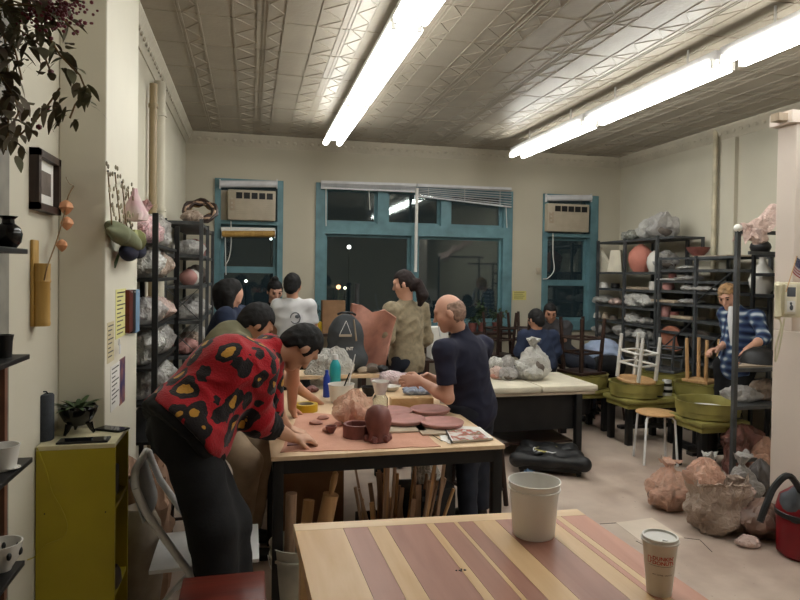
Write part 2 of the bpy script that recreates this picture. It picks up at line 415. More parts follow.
def person(name, label, j, skin, shirt, trou=None, hair=None, res=.011, sleeve='short', group=None, shirt_fold=.005, fine=False, hairstyle='short', hs=1.0,
           build=1.0, shoe=None, hemdrop=.04, shirtscale=1.0, waist=.085, hands=((.5, 1), (.5, -1)), body_res=None, shirt_name='shirt'):
    """j: joints H C N HD F(face dir) U(head up) SL SR EL ER WL WR KL KR AL AR, hand dirs DL DR, palm dirs PL PR, toe dir T"""
    g = {k: V(v) for k, v in j.items()}
    H, C, Nk, HD = g['H'], g['C'], g['N'], g['HD']; b = build
    root = thing(name, (H.x, H.y, g.get('base', V((0, 0, 0))).z), label, 'person', group)
    R = (g['SR']-g['SL']).normalized(); up = (Nk-H).normalized(); fwd = up.cross(R).normalized(); R = fwd.cross(up).normalized()
    BF = (R, fwd, up)
    f = g['F'].normalized(); u = g.get('U', Nk*0+V((0, 0, 1))); u = (u-f*u.dot(f)).normalized(); r = f.cross(u).normalized(); HF = (r, f, u)
    hp = g.get('HR', H+R*.09)-H; HL, HR = H-hp, H+hp
    # ---- body
    P = [('e', C, (.15*b, .095*b, .17), BF, .05), ('e', (H+C)/2, (.13*b, .09*b, .14), BF, .06), ('c', HL, HR, .095*b, .095*b, .05),
         ('c', g['SL'], g['SR'], .048, .048, .05), ('c', Nk-up*.02, HD-u*.05-f*.015, .058, .052, .03),
         ('e', HD+u*.012-f*.008, (.076*hs, .095*hs, .108*hs), HF, .02), ('c', HD+f*.03-u*.03, HD+f*.058*hs-u*.088*hs, .052*hs, .030*hs, .03),
         ('c', HD+f*.088*hs+u*.012, HD+f*.105*hs-u*.026, .008, .0125, .012),
         ('c', HD+f*.083*hs-u*.056-r*.018, HD+f*.083*hs-u*.056+r*.018, .010, .010, .008),
         ('c', HD+f*.080*hs+u*.034-r*.035, HD+f*.080*hs+u*.034+r*.035, .012, .012, .015)]
    for sgn in (-1, 1):
        P.append(('e', HD+r*sgn*.079*hs-f*.008-u*.008, (.011, .021, .032), HF, .006))
        P.append(('e', HD+r*sgn*.045*hs+f*.055*hs-u*.02, (.022, .022, .024), HF, .02))
    for s_, sd in (('L', -1), ('R', 1)):
        S, E, W = g['S'+s_], g['E'+s_], g['W'+s_]; k = V(S)
        P += [('c', S, S.lerp(E, .5), .050*b, .045*b, .03), ('c', S.lerp(E, .5), E, .044*b, .036*b, .02), ('c', E, E.lerp(W, .35), .038*b, .040*b, .02), ('c', E.lerp(W, .35), W, .038*b, .026, .02)]
        hd = g.get('D'+s_, W-E); pn = g.get('P'+s_, V((0, 0, -1))); cu_, sd2 = hands[0 if s_ == 'L' else 1]
        P += hand(W, hd, pn, sd2, cu_)
    for s_, h in (('L', HL), ('R', HR)):
        K, A = g['K'+s_], g['A'+s_]
        P += [('c', h, K, .07*b, .048*b, .03), ('c', K, A, .048*b, .034, .03)]
        t = g.get('T', V((0, 1, 0))); P += [('c', A-V((0, 0, .045)), A+t*.15-V((0, 0, .055)), .032, .026, .03)]
    sdf_mesh('body', [(P, [], .01)], body_res or res, skin, root)
    # ---- shirt
    ss = shirtscale
    T = [('e', C, (.178*b*ss, .118*b*ss, .185), BF, .05), ('e', H.lerp(C, .5), (.158*b*ss, .118*b*ss, .17), BF, .07),
         ('e', H+up*.0, (.190*b*ss, .146*b*ss, .18), BF, .07), ('c', g['SL'], g['SR'], .064*b, .064*b, .05), ('c', C+up*.1, Nk-up*.01, .075, .060, .04)]
    G = [(T, [(H-up*hemdrop, -up)], .02)]; cut = {'none': .18, 'short': .72, 'half': 1.0, 'long': 1.0}[sleeve]
    for s_ in 'LR':
        S, E, W = g['S'+s_], g['E'+s_], g['W'+s_]; q = [('c', S, S.lerp(E, cut), .064*b, .058*b if sleeve != 'none' else .06, .04)]; pt, nn = S.lerp(E, cut), (E-S).normalized()
        if sleeve == 'long': e2 = E.lerp(W, .93); q.append(('c', E, e2, .056*b, .040, .03)); pt, nn = e2, (W-E).normalized()
        if sleeve == 'half': e2 = E.lerp(W, .3); q.append(('c', E, e2, .056*b, .052, .03)); pt, nn = e2, (W-E).normalized()
        G.append((q, [(pt, nn)], .045))
    sh = sdf_mesh(shirt_name, G, res, shirt, root, fold=shirt_fold)
    # ---- trousers, shoes
    if trou:
        Q = [('c', HL, HR, .088*b, .088*b, .06), ('e', H-fwd*.015, (.150*b, .118*b, .12), BF, .05)]
        G = [(Q, [(H+up*waist, up)], .05)]
        for s_, h in (('L', HL), ('R', HR)):
            K, A = g['K'+s_], g['A'+s_]; a2 = K.lerp(A, .96)
            G.append(([('c', h, K, .098*b, .074*b, .05), ('c', K, a2, .074*b, .058*b, .04)], [(a2, (A-K).normalized())], .06))
        sdf_mesh('trousers', G, res*1.15, trou, root, fold=.005, ffr=16)
        sm = shoe or black_m; t = g.get('T', V((0, 1, 0))).normalized()
        for s_ in 'LR':
            A = g['A'+s_]; bz = g.get('base', V((0, 0, 0))).z
            o0 = V((A.x, A.y, A.z-.085))
            sdf_mesh('shoe', [([('c', o0+V((0, 0, .045)), o0+t*.17+V((0, 0, .034)), .044, .036, .02), ('c', o0+V((0, 0, .05)), A, .042, .045, .03)], [(o0, (0, 0, -1))], .02)], .012, sm, root)
    # ---- hair
    if hair:
        hc = HD+u*.018-f*.012; e = [('e', hc, (.086*hs, .104*hs, .113*hs), HF, .02)]
        cuts = [('box', [(HD+f*.028, -f), (HD+u*.062*hs, u)]), ('box', [(HD+f*-.045, -f), (HD-u*.03, u)])]
        if hairstyle == 'short': e.append(('e', HD-f*.06-u*.03, (.062, .045, .06), HF, .02))
        if hairstyle == 'bun': e += [('e', HD-f*.05-u*.03, (.07, .055, .06), HF, .02), ('e', HD+u*.128-f*.03, (.036, .036, .032), HF, .008)]
        if hairstyle == 'long': cuts = [cuts[0]]; Zd = V((0, 0, -1)); cuts = []; e += [('c', HD-f*.05, HD-f*.03-u*.04+Zd*.05, .088, .06, .03), ('c', HD+r*.075, HD+r*.075+Zd*.13, .035, .03, .03), ('c', HD-f*.01-r*.075, HD-r*.075+Zd*.13, .035, .03, .03)]; e[0] = ('e', hc-f*.025, (.088*hs, .095*hs, .118*hs), HF, .02)
        if hairstyle == 'curly': e += [('e', HD-f*.05-u*.03, (.08, .06, .06), HF, .02)]
        if hairstyle == 'pony': e += [('e', HD-f*.06-u*.02, (.07, .05, .06), HF, .02), ('e', HD-f*.115-u*.01, (.032, .03, .03), HF, .02), ('c', HD-f*.13-u*.02, HD-f*.135-u*.13, .034, .05, .02), ('c', HD-f*.135-u*.13, HD-f*.10-u*.2, .05, .022, .02)]
        G = [(e, cuts if hairstyle != 'curly' else cuts, .01)]
        if hairstyle == 'bald': G = [([('e', HD+u*.004-f*.012, (.081*hs, .101*hs, .098*hs), HF, .02)], [(HD+u*.058, u), ('box', [(HD+f*.0, -f), (HD+u*.2, u)]), ('box', [(HD-f*.02, -f), (HD-u*.03, u)])], .01)]
        sdf_mesh('hair', G, min(res, .009), hair, root, fold=.004 if hairstyle != 'curly' else .010, ffr=60)
    if fine:
        for sgn in (-1, 1):
            MB().ball(HD+r*sgn*.032*hs+f*.088*hs+u*.012, (.012, .008, .008), 2).build('eye', eye_m, root)
            MB().tube([HD+r*sgn*.018+f*.094*hs+u*.034, HD+r*sgn*.035+f*.093*hs+u*.040, HD+r*sgn*.05+f*.084*hs+u*.034], .004, 6).build('eyebrow', brow_m, root)
    return root
eye_m = MT('dark_eye', (24, 18, 16), .2, var=.05, bump=0)
brow_m = MT('dark_brow', (34, 26, 22), .8, bump=0)
skin_m = MT('skin', (198, 154, 128), .5, var=.05, scale=6, bump=.05)
skin2_m = MT('skin_warm', (190, 140, 114), .5, var=.05, scale=6, bump=.05)
skin3_m = MT('skin_pink', (206, 158, 136), .5, var=.06, scale=6, bump=.05)
hair_m = MT('black_hair', (15, 13, 14), .8, var=.2, scale=20, bump=.4)
brownhair_m = MT('dark_brown_hair', (34, 20, 19), .75, var=.2, scale=20, bump=.4)
blonde_m = MT('sandy_hair', (150, 116, 78), .6, var=.25, scale=30, bump=.6)
greyhair_m = MT('grey_stubble', (150, 122, 106), .8, var=.2, scale=60)
navy_m = MT('navy_cotton', (32, 34, 54), .9, var=.1, scale=4, bump=.2)
hood_m = MT('navy_hoodie', (38, 48, 72), .95, var=.12, scale=8, bump=.3)
olive_m = MT('olive_cotton', (112, 108, 84), .95, var=.1)
taupe_m = MT('taupe_knit', (150, 138, 114), .95, var=.1, scale=30, bump=.5)
whitet_m = MT('white_cotton', (206, 206, 208), .9, var=.05)
khaki_m = MT('khaki_cotton', (148, 128, 106), .95, var=.12)
denim_m = MT('dark_denim', (34, 38, 50), .9, var=.15)
lightblue_m = MT('pale_blue_cotton', (150, 164, 190), .9, var=.1)
def sweater():
    n = N('red_leopard_knit'); co = n.coord(); w = n.n('ShaderNodeTexNoise'); n.l(co, w.inputs['Vector']); w.inputs['Scale'].default_value = 9
    w.inputs['Detail'].default_value = 2
    av = n.n('ShaderNodeVectorMath', operation='MULTIPLY_ADD'); n.l(w.outputs['Color'], av.inputs[0]); av.inputs[1].default_value = (.10, .10, .10); n.l(co, av.inputs[2])
    vo = n.n('ShaderNodeTexVoronoi'); n.l(av.outputs[0], vo.inputs['Vector']); vo.inputs['Scale'].default_value = 9.4; vo.inputs['Randomness'].default_value = .8
    d = vo.outputs['Distance']
    f = n.noise(co, 26, 3); dd = n.math('ADD', d, n.math('MULTIPLY_ADD', f, .22, -.11))
    fuzz = n.noise(co, 120, 2)
    red = n.mix(fuzz, L3((184, 14, 30)), L3((134, 7, 20)))
    blk = n.math('LESS_THAN', dd, .50); och = n.math('LESS_THAN', dd, .22)
    col = n.mix(blk, red, L3((20, 12, 14))); col = n.mix(och, col, L3((190, 138, 50)))
    b = n.bsdf(col, .95, 0, n.bump(fuzz, .5, .006)); b.inputs['Sheen Weight'].default_value = .15; return n.m
sweater_m = sweater()
def plaid():
    n = N('blue_plaid_flannel'); co = n.coord(); sp = n.n('ShaderNodeSeparateXYZ'); n.l(co, sp.inputs[0])
    xx = n.math('ADD', sp.outputs[0], sp.outputs[1])
    a = n.math('SINE', n.math('MULTIPLY', xx, 70.0)); b = n.math('SINE', n.math('MULTIPLY', sp.outputs[2], 84.0))
    s = n.math('MULTIPLY_ADD', n.math('ADD', a, b), .25, .5)
    col = n.ramp(s, [(.0, L3((22, 28, 54))), (.35, L3((42, 58, 96))), (.7, L3((84, 104, 128))), (.97, L3((186, 194, 202)))])
    n.bsdf(col, .95); return n.m
plaid_m = plaid()
# ================================================================== SETTING
XL, XR, YB, YF, ZC = -.815, 5.42, 8.5, -2.6, 3.48
struct('floor', MB().span((XL-.1, YF-.1, -.1), (XR+.1, YB+.1, 0)), floor_m)
struct('wall_left', MB().span((XL-.1, YF, 0), (XL, YB, ZC)), wall_m)
struct('wall_right', MB().span((XR, YF, 0), (XR+.1, YB, ZC)), wall_m)
struct('wall_front', MB().span((XL, YF-.1, 0), (XR, YF, ZC)), wall_m)
struct('wall_pier', MB().span((XL, 3.02, 0), (-.623, 3.82, ZC), bev=.006), pier_m)
# windows: openings in the back wall
w1a, w1b = PY(215, 178, YB), PY(283.5, 180.5, YB); w2a, w2b = PY(316, 181, YB), PY(512.5, 190, YB); w3a, w3b = PY(543, 193, YB), PY(598, 195, YB)
zs = PY(570, 327, YB).z
wins = [(w1a.x, w1b.x, zs, w1a.z), (w2a.x, w2b.x, zs, w2a.z-.02), (w3a.x, w3b.x, zs, w3a.z-.01)]
mb = MB(); x = XL
T = .16
for (a, b, z0, z1) in wins:
    mb.span((x, YB, 0), (a, YB+T, ZC)); mb.span((a, YB, 0), (b, YB+T, z0)); mb.span((a, YB, z1), (b, YB+T, ZC)); x = b
mb.span((x, YB, 0), (XR, YB+T, ZC))
struct('wall_back', mb, wall_back_m)
# pressed tin ceiling
mb = MB().span((XL, YF, ZC), (XR, YB, ZC+.08))
def rib(a, b, w=.013, h=.008): mb.beam((a[0], a[1], ZC-.0015), (b[0], b[1], ZC-.0015), w, h)
k = -2; Pp = .589
while True:
    x0 = -.13+k*Pp; k += 1
    if x0 > XR: break
    for off in (0, .165, .21, .235, .355):
        x = x0+off
        if max(XL+.02, -.53) < x < XR-.02: rib((x, 0.9), (x, YB), .011 if off in (0, .355) else .007)
    for (o1, o2) in ((.008, .158), (.243, .348)):
        if not (-.52 < x0+o1 and x0+o2 < XR): continue
        y = 1.0; s = 0
        while y < YB-.1:
            p, q = (o1, o2) if s % 2 == 0 else (o2, o1)
            rib((x0+p, y), (x0+q, y+.15), .006, .006); y += .15; s += 1
y = 1.0
while y < YB: rib((XL, y), (XR, y), .004, .006); y += .60
struct('ceiling', mb, tin_m)
def crown(name, a, b, inward):
    a, b, i = V(a), V(b), V(inward); pr = [(0, 0), (0, -.15), (.012, -.15), (.02, -.11), (.07, -.04), (.09, -.015), (.09, 0)]
    mb = MB(); A = [mb.bm.verts.new(a+i*p+V((0, 0, q))) for p, q in pr]; B = [mb.bm.verts.new(b+i*p+V((0, 0, q))) for p, q in pr]
    for s in range(len(pr)): t = (s+1) % len(pr); mb.bm.faces.new((A[s], A[t], B[t], B[s]))
    mb.bm.faces.new(A); mb.bm.faces.new(B[::-1])
    L = (b-a).length; d = (b-a)/L; n_ = int(L/.11)
    for q in range(n_):   # pressed egg ornament along the cove
        c = a+d*(.055+q*.11)+i*.045+V((0, 0, -.078)); mb.ball(c, (.032 if abs(d.x) > .5 else .014, .032 if abs(d.y) > .5 else .014, .026), 1)
    struct(name, mb, crown_m, True)
crown('trim_1', (XL, YB, ZC), (XR, YB, ZC), (0, -1, 0))
crown('trim_2', (XL, 3.82, ZC), (XL, YB, ZC), (1, 0, 0))
crown('trim_3', (XR, 1.5, ZC), (XR, YB, ZC), (-1, 0, 0))
# column on the right with its half wall and lintel
struct('wall_column', MB().span((3.45, 3.41, 1.36), (3.85, 3.56, 2.72), bev=.004), col_m)
struct('wall_half', MB().span((3.45, 2.9, 0), (4.1, 3.56, 1.36), bev=.006), col_m)
struct('trim_4', MB().span((3.40, 3.395, 2.72), (4.6, 3.58, 2.80)), col_m)
struct('trim_5', MB().span((3.33, 3.43, 2.735), (3.40, 3.50, 2.785)), board_m)
# windows
def rect(mb, x0, x1, z0, z1, y0, y1, w):
    wl, wr, wb, wt = w if isinstance(w, tuple) else (w, w, w, w)
    mb.span((x0, y0, z0), (x0+wl, y1, z1)); mb.span((x1-wr, y0, z0), (x1, y1, z1)); mb.span((x0+wl, y0, z0), (x1-wr, y1, z0+wb)); mb.span((x0+wl, y0, z1-wt), (x1-wr, y1, z1))
def zy(py, px=400): return PY(px, py, YB).z
def xy(px, py=250): return PY(px, py, YB).x
def pane(par, x0, x1, z0, z1, y=None): MB().span((x0, y or YB+.10, z0), (x1, (y or YB+.10)+.006, z1)).build('pane', pane_m, par, False)
def narrow_window(n_, win, xac, zac, zrail, zsash, right_w):
    x0, x1, z0, z1 = win
    r = thing('window_%d' % n_, ((x0+x1)/2, YB, z0), None, None); r['kind'] = 'structure'
    mb = MB(); rect(mb, x0, x1, z0, z1, YB-.025, YB+.12, (.075, right_w, .09, .035)); mb.span((x0, YB-.03, zrail-.02), (x1, YB+.12, zrail+.03))
    mb.span((x0-.03, YB-.05, z0-.045), (x1+.03, YB+.1, z0)); mb.build('window_frame', teal_m, r, False)
    a, b = x0+.075, x1-right_w
    mb = MB(); rect(mb, a, b, zsash, zrail-.02, YB+.07, YB+.11, .045); rect(mb, a, b, z0+.09, zsash, YB+.03, YB+.07, (.045, .045, .05, .04)); sh = mb.build('sash', teal_m, r, False)
    pane(sh, a+.045, b-.045, zsash+.045, zrail-.065); pane(sh, a+.045, b-.045, z0+.14, zsash-.04, YB+.05)
    pane(r, a, b, zrail+.03, z1-.035)
    return r
narrow_window(1, wins[0], None, None, zy(297/1.33+0, 250), zy(270, 250), .075)
narrow_window(3, wins[2], None, None, zy(236, 570), zy(283, 570), .13)
# AC units
def aircon(px0, px1, py0, py1, label):
    a, b = PY(px0, py0, YB-.12), PY(px1, py1, YB-.12); x0, x1, z1, z0 = a.x, b.x, a.z, b.z
    r = thing('air_conditioner', ((x0+x1)/2, YB, z0), label, 'air conditioner', 'air conditioners in the narrow windows')
    MB().span((x0, YB-.12, z0), (x1, YB+.14, z1), bev=.012).build('casing', ac_m, r)
    mb = MB(); w = (x1-x0)*.80; vx = x0+(x1-x0)*.17
    for i in range(5): mb.span((vx+i*w/5, YB-.128, z1-.115), (vx+(i+1)*w/5-.02, YB-.118, z1-.035))
    mb.build('vent', dark_m, r, False)
    mb = MB()
    for i in range(9): mb.span((vx, YB-.126, z0+.06+i*.026), (x1-.02, YB-.118, z0+.075+i*.026))
    mb.build('grille', ac_m, r, False)
    mb = MB().span((x0+.02, YB-.124, z0+.12), (x0+.02+(x1-x0)*.11, YB-.118, z1-.13))
    cpn = mb.build('control_panel', board_m, r, False)
    for i in range(3): MB().cyl((x0+.05, YB-.135, z0+.16+i*.055), (x0+.05, YB-.122, z0+.16+i*.055), .014, seg=12).build('knob', ac_m, cpn)
    return r, x0, x1, z0, z1
ac1, *q1 = aircon(228, 275.5, 189, 221, 'beige window air conditioner in the narrow window at the left of the back wall')
ac2, *q2 = aircon(548, 589, 203, 232.5, 'beige window air conditioner in the narrow window at the right, cord hanging down')
def cord(name, pts, r, mat, label=None, cat=None, parent=None):
    # smooth polyline
    P_ = [V(p) for p in pts]; out = []
    for i in range(len(P_)-1):
        p0, p1, p2, p3 = P_[max(i-1, 0)], P_[i], P_[i+1], P_[min(i+2, len(P_)-1)]
        for k in range(6):
            t = k/6; out.append(.5*((2*p1)+(p2-p0)*t+(2*p0-5*p1+4*p2-p3)*t*t+(3*p1-p0-3*p2+p3)*t**3))
    out.append(P_[-1]); o = MB().tube(out, r, 6).build(name, mat, parent)
    if label: tag(o, label, cat)
    return o
cord('cord', [PY(553, 233, YB-.07), PY(553, 255, YB-.06), PY(554, 270, YB-.06), PY(548, 278, YB-.06), PY(543, 279, YB-.06)], .007, white_m, parent=ac2)
cord('cord', [PY(231, 221, YB-.07), PY(231, 245, YB-.06), PY(229, 258, YB-.06), PY(226, 264, YB-.06)], .006, white_m, parent=ac1)
# grey filler panels beside the units
for wi, q in ((0, q1), (2, q2)):
    x0 = wins[wi][0]+.07
    mb = MB(); mb.span((x0, YB+.02, q[2]), (q[0]-.004, YB+.04, q[3]))
    tag(mb.build('filler_panel', ac_m, None, False), 'grey-beige filler panel closing the gap beside the %s air conditioner' % ('left' if wi == 0 else 'right'), 'panel')
# roller blinds / rolled bamboo
def roll(px0, px1, py, r, mat, label, name='rolled_blind', tilt=0, y=YB-.06):
    a, b = PY(px0, py, y), PY(px1, py+tilt, y); rt = thing(name, (a+b)/2, label, 'blind')
    MB().cyl(a, b, r, seg=16).build('roll', mat, rt)
    for p in (a, b): MB().box(p, (.012, .05, r*2.6)).build('bracket', steel_m, rt)
    return rt
roll(220, 277, 184, .045, whitet_m, 'white roller blind rolled up above the left air conditioner')
roll(546, 591, 198, .045, whitet_m, 'white roller blind rolled up above the right air conditioner')
roll(222, 275, 234, .042, bamboo_m, 'rolled bamboo blind below the left air conditioner', name='bamboo_blind')
rr = thing('blind_head_rail', PY(248, 229, YB-.05), 'flat white head strip of the bamboo blind under the left air conditioner', 'blind')
MB().beam(PY(221, 229, YB-.05), PY(275, 230, YB-.05), .03, .05).build('head_rail', white_m, rr, False)
MB().cyl(PY(225, 230, YB-.05), PY(226, 275, YB-.05), .006).build('pull_cord', white_m, rr)
# big window
x0, x1, z0, z1 = wins[1]; r = thing('window_2', ((x0+x1)/2, YB, z0), None, None); r['kind'] = 'structure'
mb = MB(); rect(mb, x0, x1, z0, z1, YB-.03, YB+.12, (.13, .14, .09, .06)); zr0, zr1 = zy(236, 410), zy(225, 410)
mb.span((x0, YB-.028, zr0), (x1, YB+.12, zr1))
xm = [xy(382.5, 210), xy(445.5, 210), xy(414, 260)]
for q in xm[:2]: mb.span((q-.07, YB-.02, zr1), (q+.07, YB+.12, z1))
mb.span((xm[2]-.05, YB-.02, z0), (xm[2]+.05, YB+.12, zr0))
mb.span((x0-.04, YB-.12, z0-.05), (x1+.04, YB+.1, z0)); mb.build('window_frame', teal_m, r, False)
for (a, b, c, d) in ((x0+.13, xm[0]-.07, zr1, z1-.06), (xm[0]+.07, xm[1]-.07, zr1, z1-.06), (xm[1]+.07, x1-.14, zr1, z1-.06), (x0+.13, xm[2]-.05, z0+.09, zr0), (xm[2]+.05, x1-.14, z0+.09, zr0)):
    mb = MB(); rect(mb, a, b, c, d, YB+.05, YB+.09, .035); sh = mb.build('sash', teal_m, r, False); pane(sh, a+.035, b-.035, c+.035, d-.035, YB+.07)
def venetian(pa, pb, qa, qb, label, y):
    """raised slat blind: top edge pa-pb, bottom edge qa-qb"""
    A, B, C_, D = PY(*pa, y), PY(*pb, y), PY(*qa, y), PY(*qb, y); rt = thing('venetian_blind', (C_+D)/2, label, 'blind')
    MB().beam(A, B, .05, .035).build('head_rail', whitet_m, rt, False)
    n_ = 7; mb = MB()
    for i in range(1, n_): t = i/n_; mb.beam(A.lerp(C_, t), B.lerp(D, t), .045, .006)
    mb.build('slats', whitet_m, rt, False); MB().beam(C_, D, .05, .018).build('bottom_rail', whitet_m, rt, False)
    mb = MB()
    for t in (.12, .5, .88): mb.cyl(A.lerp(B, t), C_.lerp(D, t), .004, seg=6)
    mb.build('ladder_cord', white_m, rt); return rt
v1 = venetian((321, 182), (416, 185), (321, 188), (416, 192), 'raised white slat blind over the left half of the big window', YB-.07)
v2 = venetian((417, 185), (511, 189), (417, 196), (511, 207), 'raised white slat blind sagging to the right over the big window', YB-.07)
MB().cyl(PY(417, 188, YB-.1), PY(415.5, 272, YB-.1), .022, seg=10).build('wand', white_m, v2)
MB().cyl(PY(326, 188, YB-.09), PY(326, 226, YB-.09), .006, seg=6).build('pull_cord', white_m, v1)
MB().cyl(PY(369, 190, YB-.09), PY(370, 210, YB-.09), .005, seg=6).build('pull_cord', white_m, v1)
MB().cyl(PY(506, 206, YB-.09), PY(507, 228, YB-.09), .005, seg=6).build('pull_cord', white_m, v2)
# things on back wall
tag(MB().box(PY(538, 271, YB-.02), (.055, .035, .10), bev=.006).build('switch_box', ac_m), 'small beige switch box on the wall left of the right narrow window', 'switch')
nt = thing('wall_note', PY(519, 295, YB-.004), 'pale yellow note taped between the big window and the right narrow one', 'note')
a_, b_ = PY(512.5, 291, YB), PY(526, 300, YB); MB().span((a_.x, YB-.006, b_.z), (b_.x, YB-.001, a_.z)).build('sheet', MT('yellow_note', (206, 196, 120), .8, var=.03, bump=0), nt, False)
mb = MB()
for i in range(4): mb.span((a_.x+.02, YB-.008, a_.z-.02-i*.028), (b_.x-.03-.02*(i % 2), YB-.0065, a_.z-.013-i*.028))
mb.build('writing', dark_m, nt, False)
# pipes
def pipe(name, px, py0, py1, x, r, mat, label, z0=None):
    a = PX(px, py0, x)
    rt = thing(name, (x, a.y, 0), label, 'pipe'); MB().cyl((x, a.y, 0 if z0 is None else z0), (x, a.y, a.z), r, seg=18).build('tube', mat, rt)
    for z in (1.1, 2.2, 3.0): MB().cyl((x, a.y, z), (x, a.y, z+.03), r*1.25, seg=18).build('clamp', mat, rt)
    return a
tanpipe_m = MT('tan_pipe_paint', (150, 132, 100), .5, var=.06)
a = pipe('water_pipe', 153.5, 84, 0, XL+.05, .03, tanpipe_m, 'thin tan pipe rising up the left wall beside the fatter cream one')
a = pipe('water_pipe', 160, 82, 0, XL+.06, .047, wall_m, 'fat cream pipe rising up the left wall to the ceiling')
rp = thing('water_pipe', (XR-.06, 5.9, 0), 'cream pipe running up the right wall above the open shelves', 'pipe')
a = PX(716, 128, XR-.06)
rp.location = (XR-.06, a.y, 0); WL[rp.name] = V(rp.location)
MB().cyl((XR-.06, a.y, 0), (XR-.06, a.y, a.z), .030, seg=18).build('tube', MT('pipe_cream', (196, 186, 160), .5), rp)
MB().cyl((XR-.06, a.y, a.z-.01), (XR-.06, a.y, a.z+.04), .055, seg=18).build('collar', crown_m, rp)
struct('trim_6', MB().span((XR-.05, a.y-.30, 0), (XR, a.y-.08, ZC-.16)), wall_m)
# ------------------------------------------------------------------ fluorescent fixtures
tube_e = emat('fluorescent_tube', (.98, .985, .94, 1), 21)
def fixture(xc, y0, y1, segs, label, group):
    r = thing('ceiling_light', (xc, (y0+y1)/2, 3.30), label, 'light', group)
    MB().span((xc-.082, y0, 3.268), (xc+.082, y1, 3.340), bev=.008).build('housing', steel_m, r)
    L = (y1-y0)/segs
    for i in range(segs):
        for s in (-1, 1):
            MB().cyl((xc+s*.080, y0+L*i+.05, 3.235), (xc+s*.080, y0+L*(i+1)-.05, 3.235), .031, seg=10).build('tube', tube_e, r)
            for yy in (y0+L*i+.025, y0+L*(i+1)-.025): MB().box((xc+s*.080, yy, 3.245), (.036, .022, .07), bev=.004).build('lamp_holder', white_m, r)
    for yy in (y0+.4, y1-.4): MB().cyl((xc, yy, 3.34), (xc, yy, ZC), .008, seg=8).build('hanger', steel_m, r)
    return r
G_ = 'twin-tube fluorescent fixtures'
fixture(.93, 5.68, 7.50, 1, 'far twin-tube fluorescent fixture of the left row, ending near the back wall', G_)
fixture(.93, 3.80, 5.64, 1, 'middle twin-tube fluorescent fixture of the left row, at the top of the photo', G_)
fixture(.93, 1.94, 3.76, 1, 'near twin-tube fluorescent fixture of the left row, cut by the top edge of the photo', G_)
fixture(3.31, 5.75, 7.57, 1, 'far twin-tube fluorescent fixture of the right row', G_)
fixture(3.31, 3.90, 5.71, 1, 'middle twin-tube fluorescent fixture of the right row', G_)
fixture(3.31, 2.04, 3.86, 1, 'near twin-tube fluorescent fixture of the right row, at the top right corner', G_)
fixture(3.31, .18, 2.00, 1, 'added twin-tube fluorescent fixture beside the camera, out of view, to light the front table', G_)  # unseen extra fixture, added to brighten the front table and near left wall
# night outside
w = bpy.data.worlds.new('night'); SC.world = w; w.use_nodes = True; w.node_tree.nodes['Background'].inputs[0].default_value = (.035, .05, .055, 1); w.node_tree.nodes['Background'].inputs[1].default_value = .35
for i, (px, py, c, r_) in enumerate(((349, 247, (1, .95, .85, 1), .10), (338.5, 287, (1, .45, .2, 1), .11), (345, 288, (1, .9, .7, 1), .07), (246, 281, (1, .95, .85, 1), .07), (271, 239, (1, 1, .95, 1), .06))):
    p = PY(px, py, 30)
    rt = thing('street_lamp', (p.x, 30, 0), ['bright white street light seen high in the big window', 'orange street light low in the big window', 'small pale street light beside the orange one', 'small white light in the lower pane of the left window', 'small light in the upper pane of the left window'][i], 'street light', 'lights outside the windows')
    MB().ball(p, r_, 2).build('bulb', emat('street_glow', c, 6), rt); MB().cyl((p.x, 30, -3), (p.x, 30, p.z-r_), .02).build('post', black_m, rt)
SC.view_settings.view_transform = 'Standard'; SC.view_settings.look = 'None'; SC.view_settings.gamma = 1; SC.view_settings.use_curve_mapping = False
SC.view_settings.exposure = 0.18
# ================================================================== FURNITURE
# ---- front striped table
ZT = .88
c0, c1 = PZ(293.5, 524, ZT), PZ(577, 509, ZT); l0, l1 = PZ(308.5, 600, ZT), PZ(714, 600, ZT)
dl = (l0-c0).normalized(); dr = (l1-c1).normalized(); dd = (dl+dr).normalized()
ux = (c1-c0).normalized(); W_ = (c1-c0).length; Ln = 1.25
def ft(s, t, z): return c0+ux*(s*W_)+dd*(t*Ln)+V((0, 0, z-ZT))
ctr = ft(.5, .5, 0)
ft_ = thing('striped_table', (ctr.x, ctr.y, 0), 'pale wooden table with reddish stripes in the foreground, cut by the bottom edge', 'table')
def plank(mb, s0, s1, t0, t1, z0, z1):
    A = [mb.bm.verts.new(ft(s, t, z0)) for s, t in ((s0, t0), (s1, t0), (s1, t1), (s0, t1))]; B = [mb.bm.verts.new(ft(s, t, z1)) for s, t in ((s0, t0), (s1, t0), (s1, t1), (s0, t1))]
    fs = [mb.bm.faces.new(A[::-1]), mb.bm.faces.new(B)]+[mb.bm.faces.new((A[i], A[(i+1) % 4], B[(i+1) % 4], B[i])) for i in range(4)]
    for f in fs: f.material_index = mb.mi
mb = MB(); e = .026
mb.mi = 1; plank(mb, 0, 1, 0, e*1.7, ZT-.042, ZT)
st = [(0, .155, 0), (.155, .235, 2), (.235, .295, 0), (.295, .43, 2), (.43, .458, 0), (.458, .525, 2), (.525, .54, 0), (.54, .592, 2), (.592, .672, 0), (.672, .80, 2), (.80, .865, 0), (.865, .885, 3), (.885, .91, 0), (.91, 1, 3)]
for a, b, k in st: mb.mi = k; plank(mb, a, b-.0012, e*1.7+.001, 1, ZT-.042, ZT)
mb.build('tabletop', [pine_m, maple_m, cherry_m, redge_m], ft_, False)
mb = MB()
for s0, s1, t0, t1 in ((.06, .94, .05, .07), (.06, .94, .93, .95), (.05, .07, .05, .95), (.93, .95, .05, .95)): plank(mb, s0, s1, t0, t1, ZT-.14, ZT-.043)
mb.build('apron', pine_m, ft_, False)
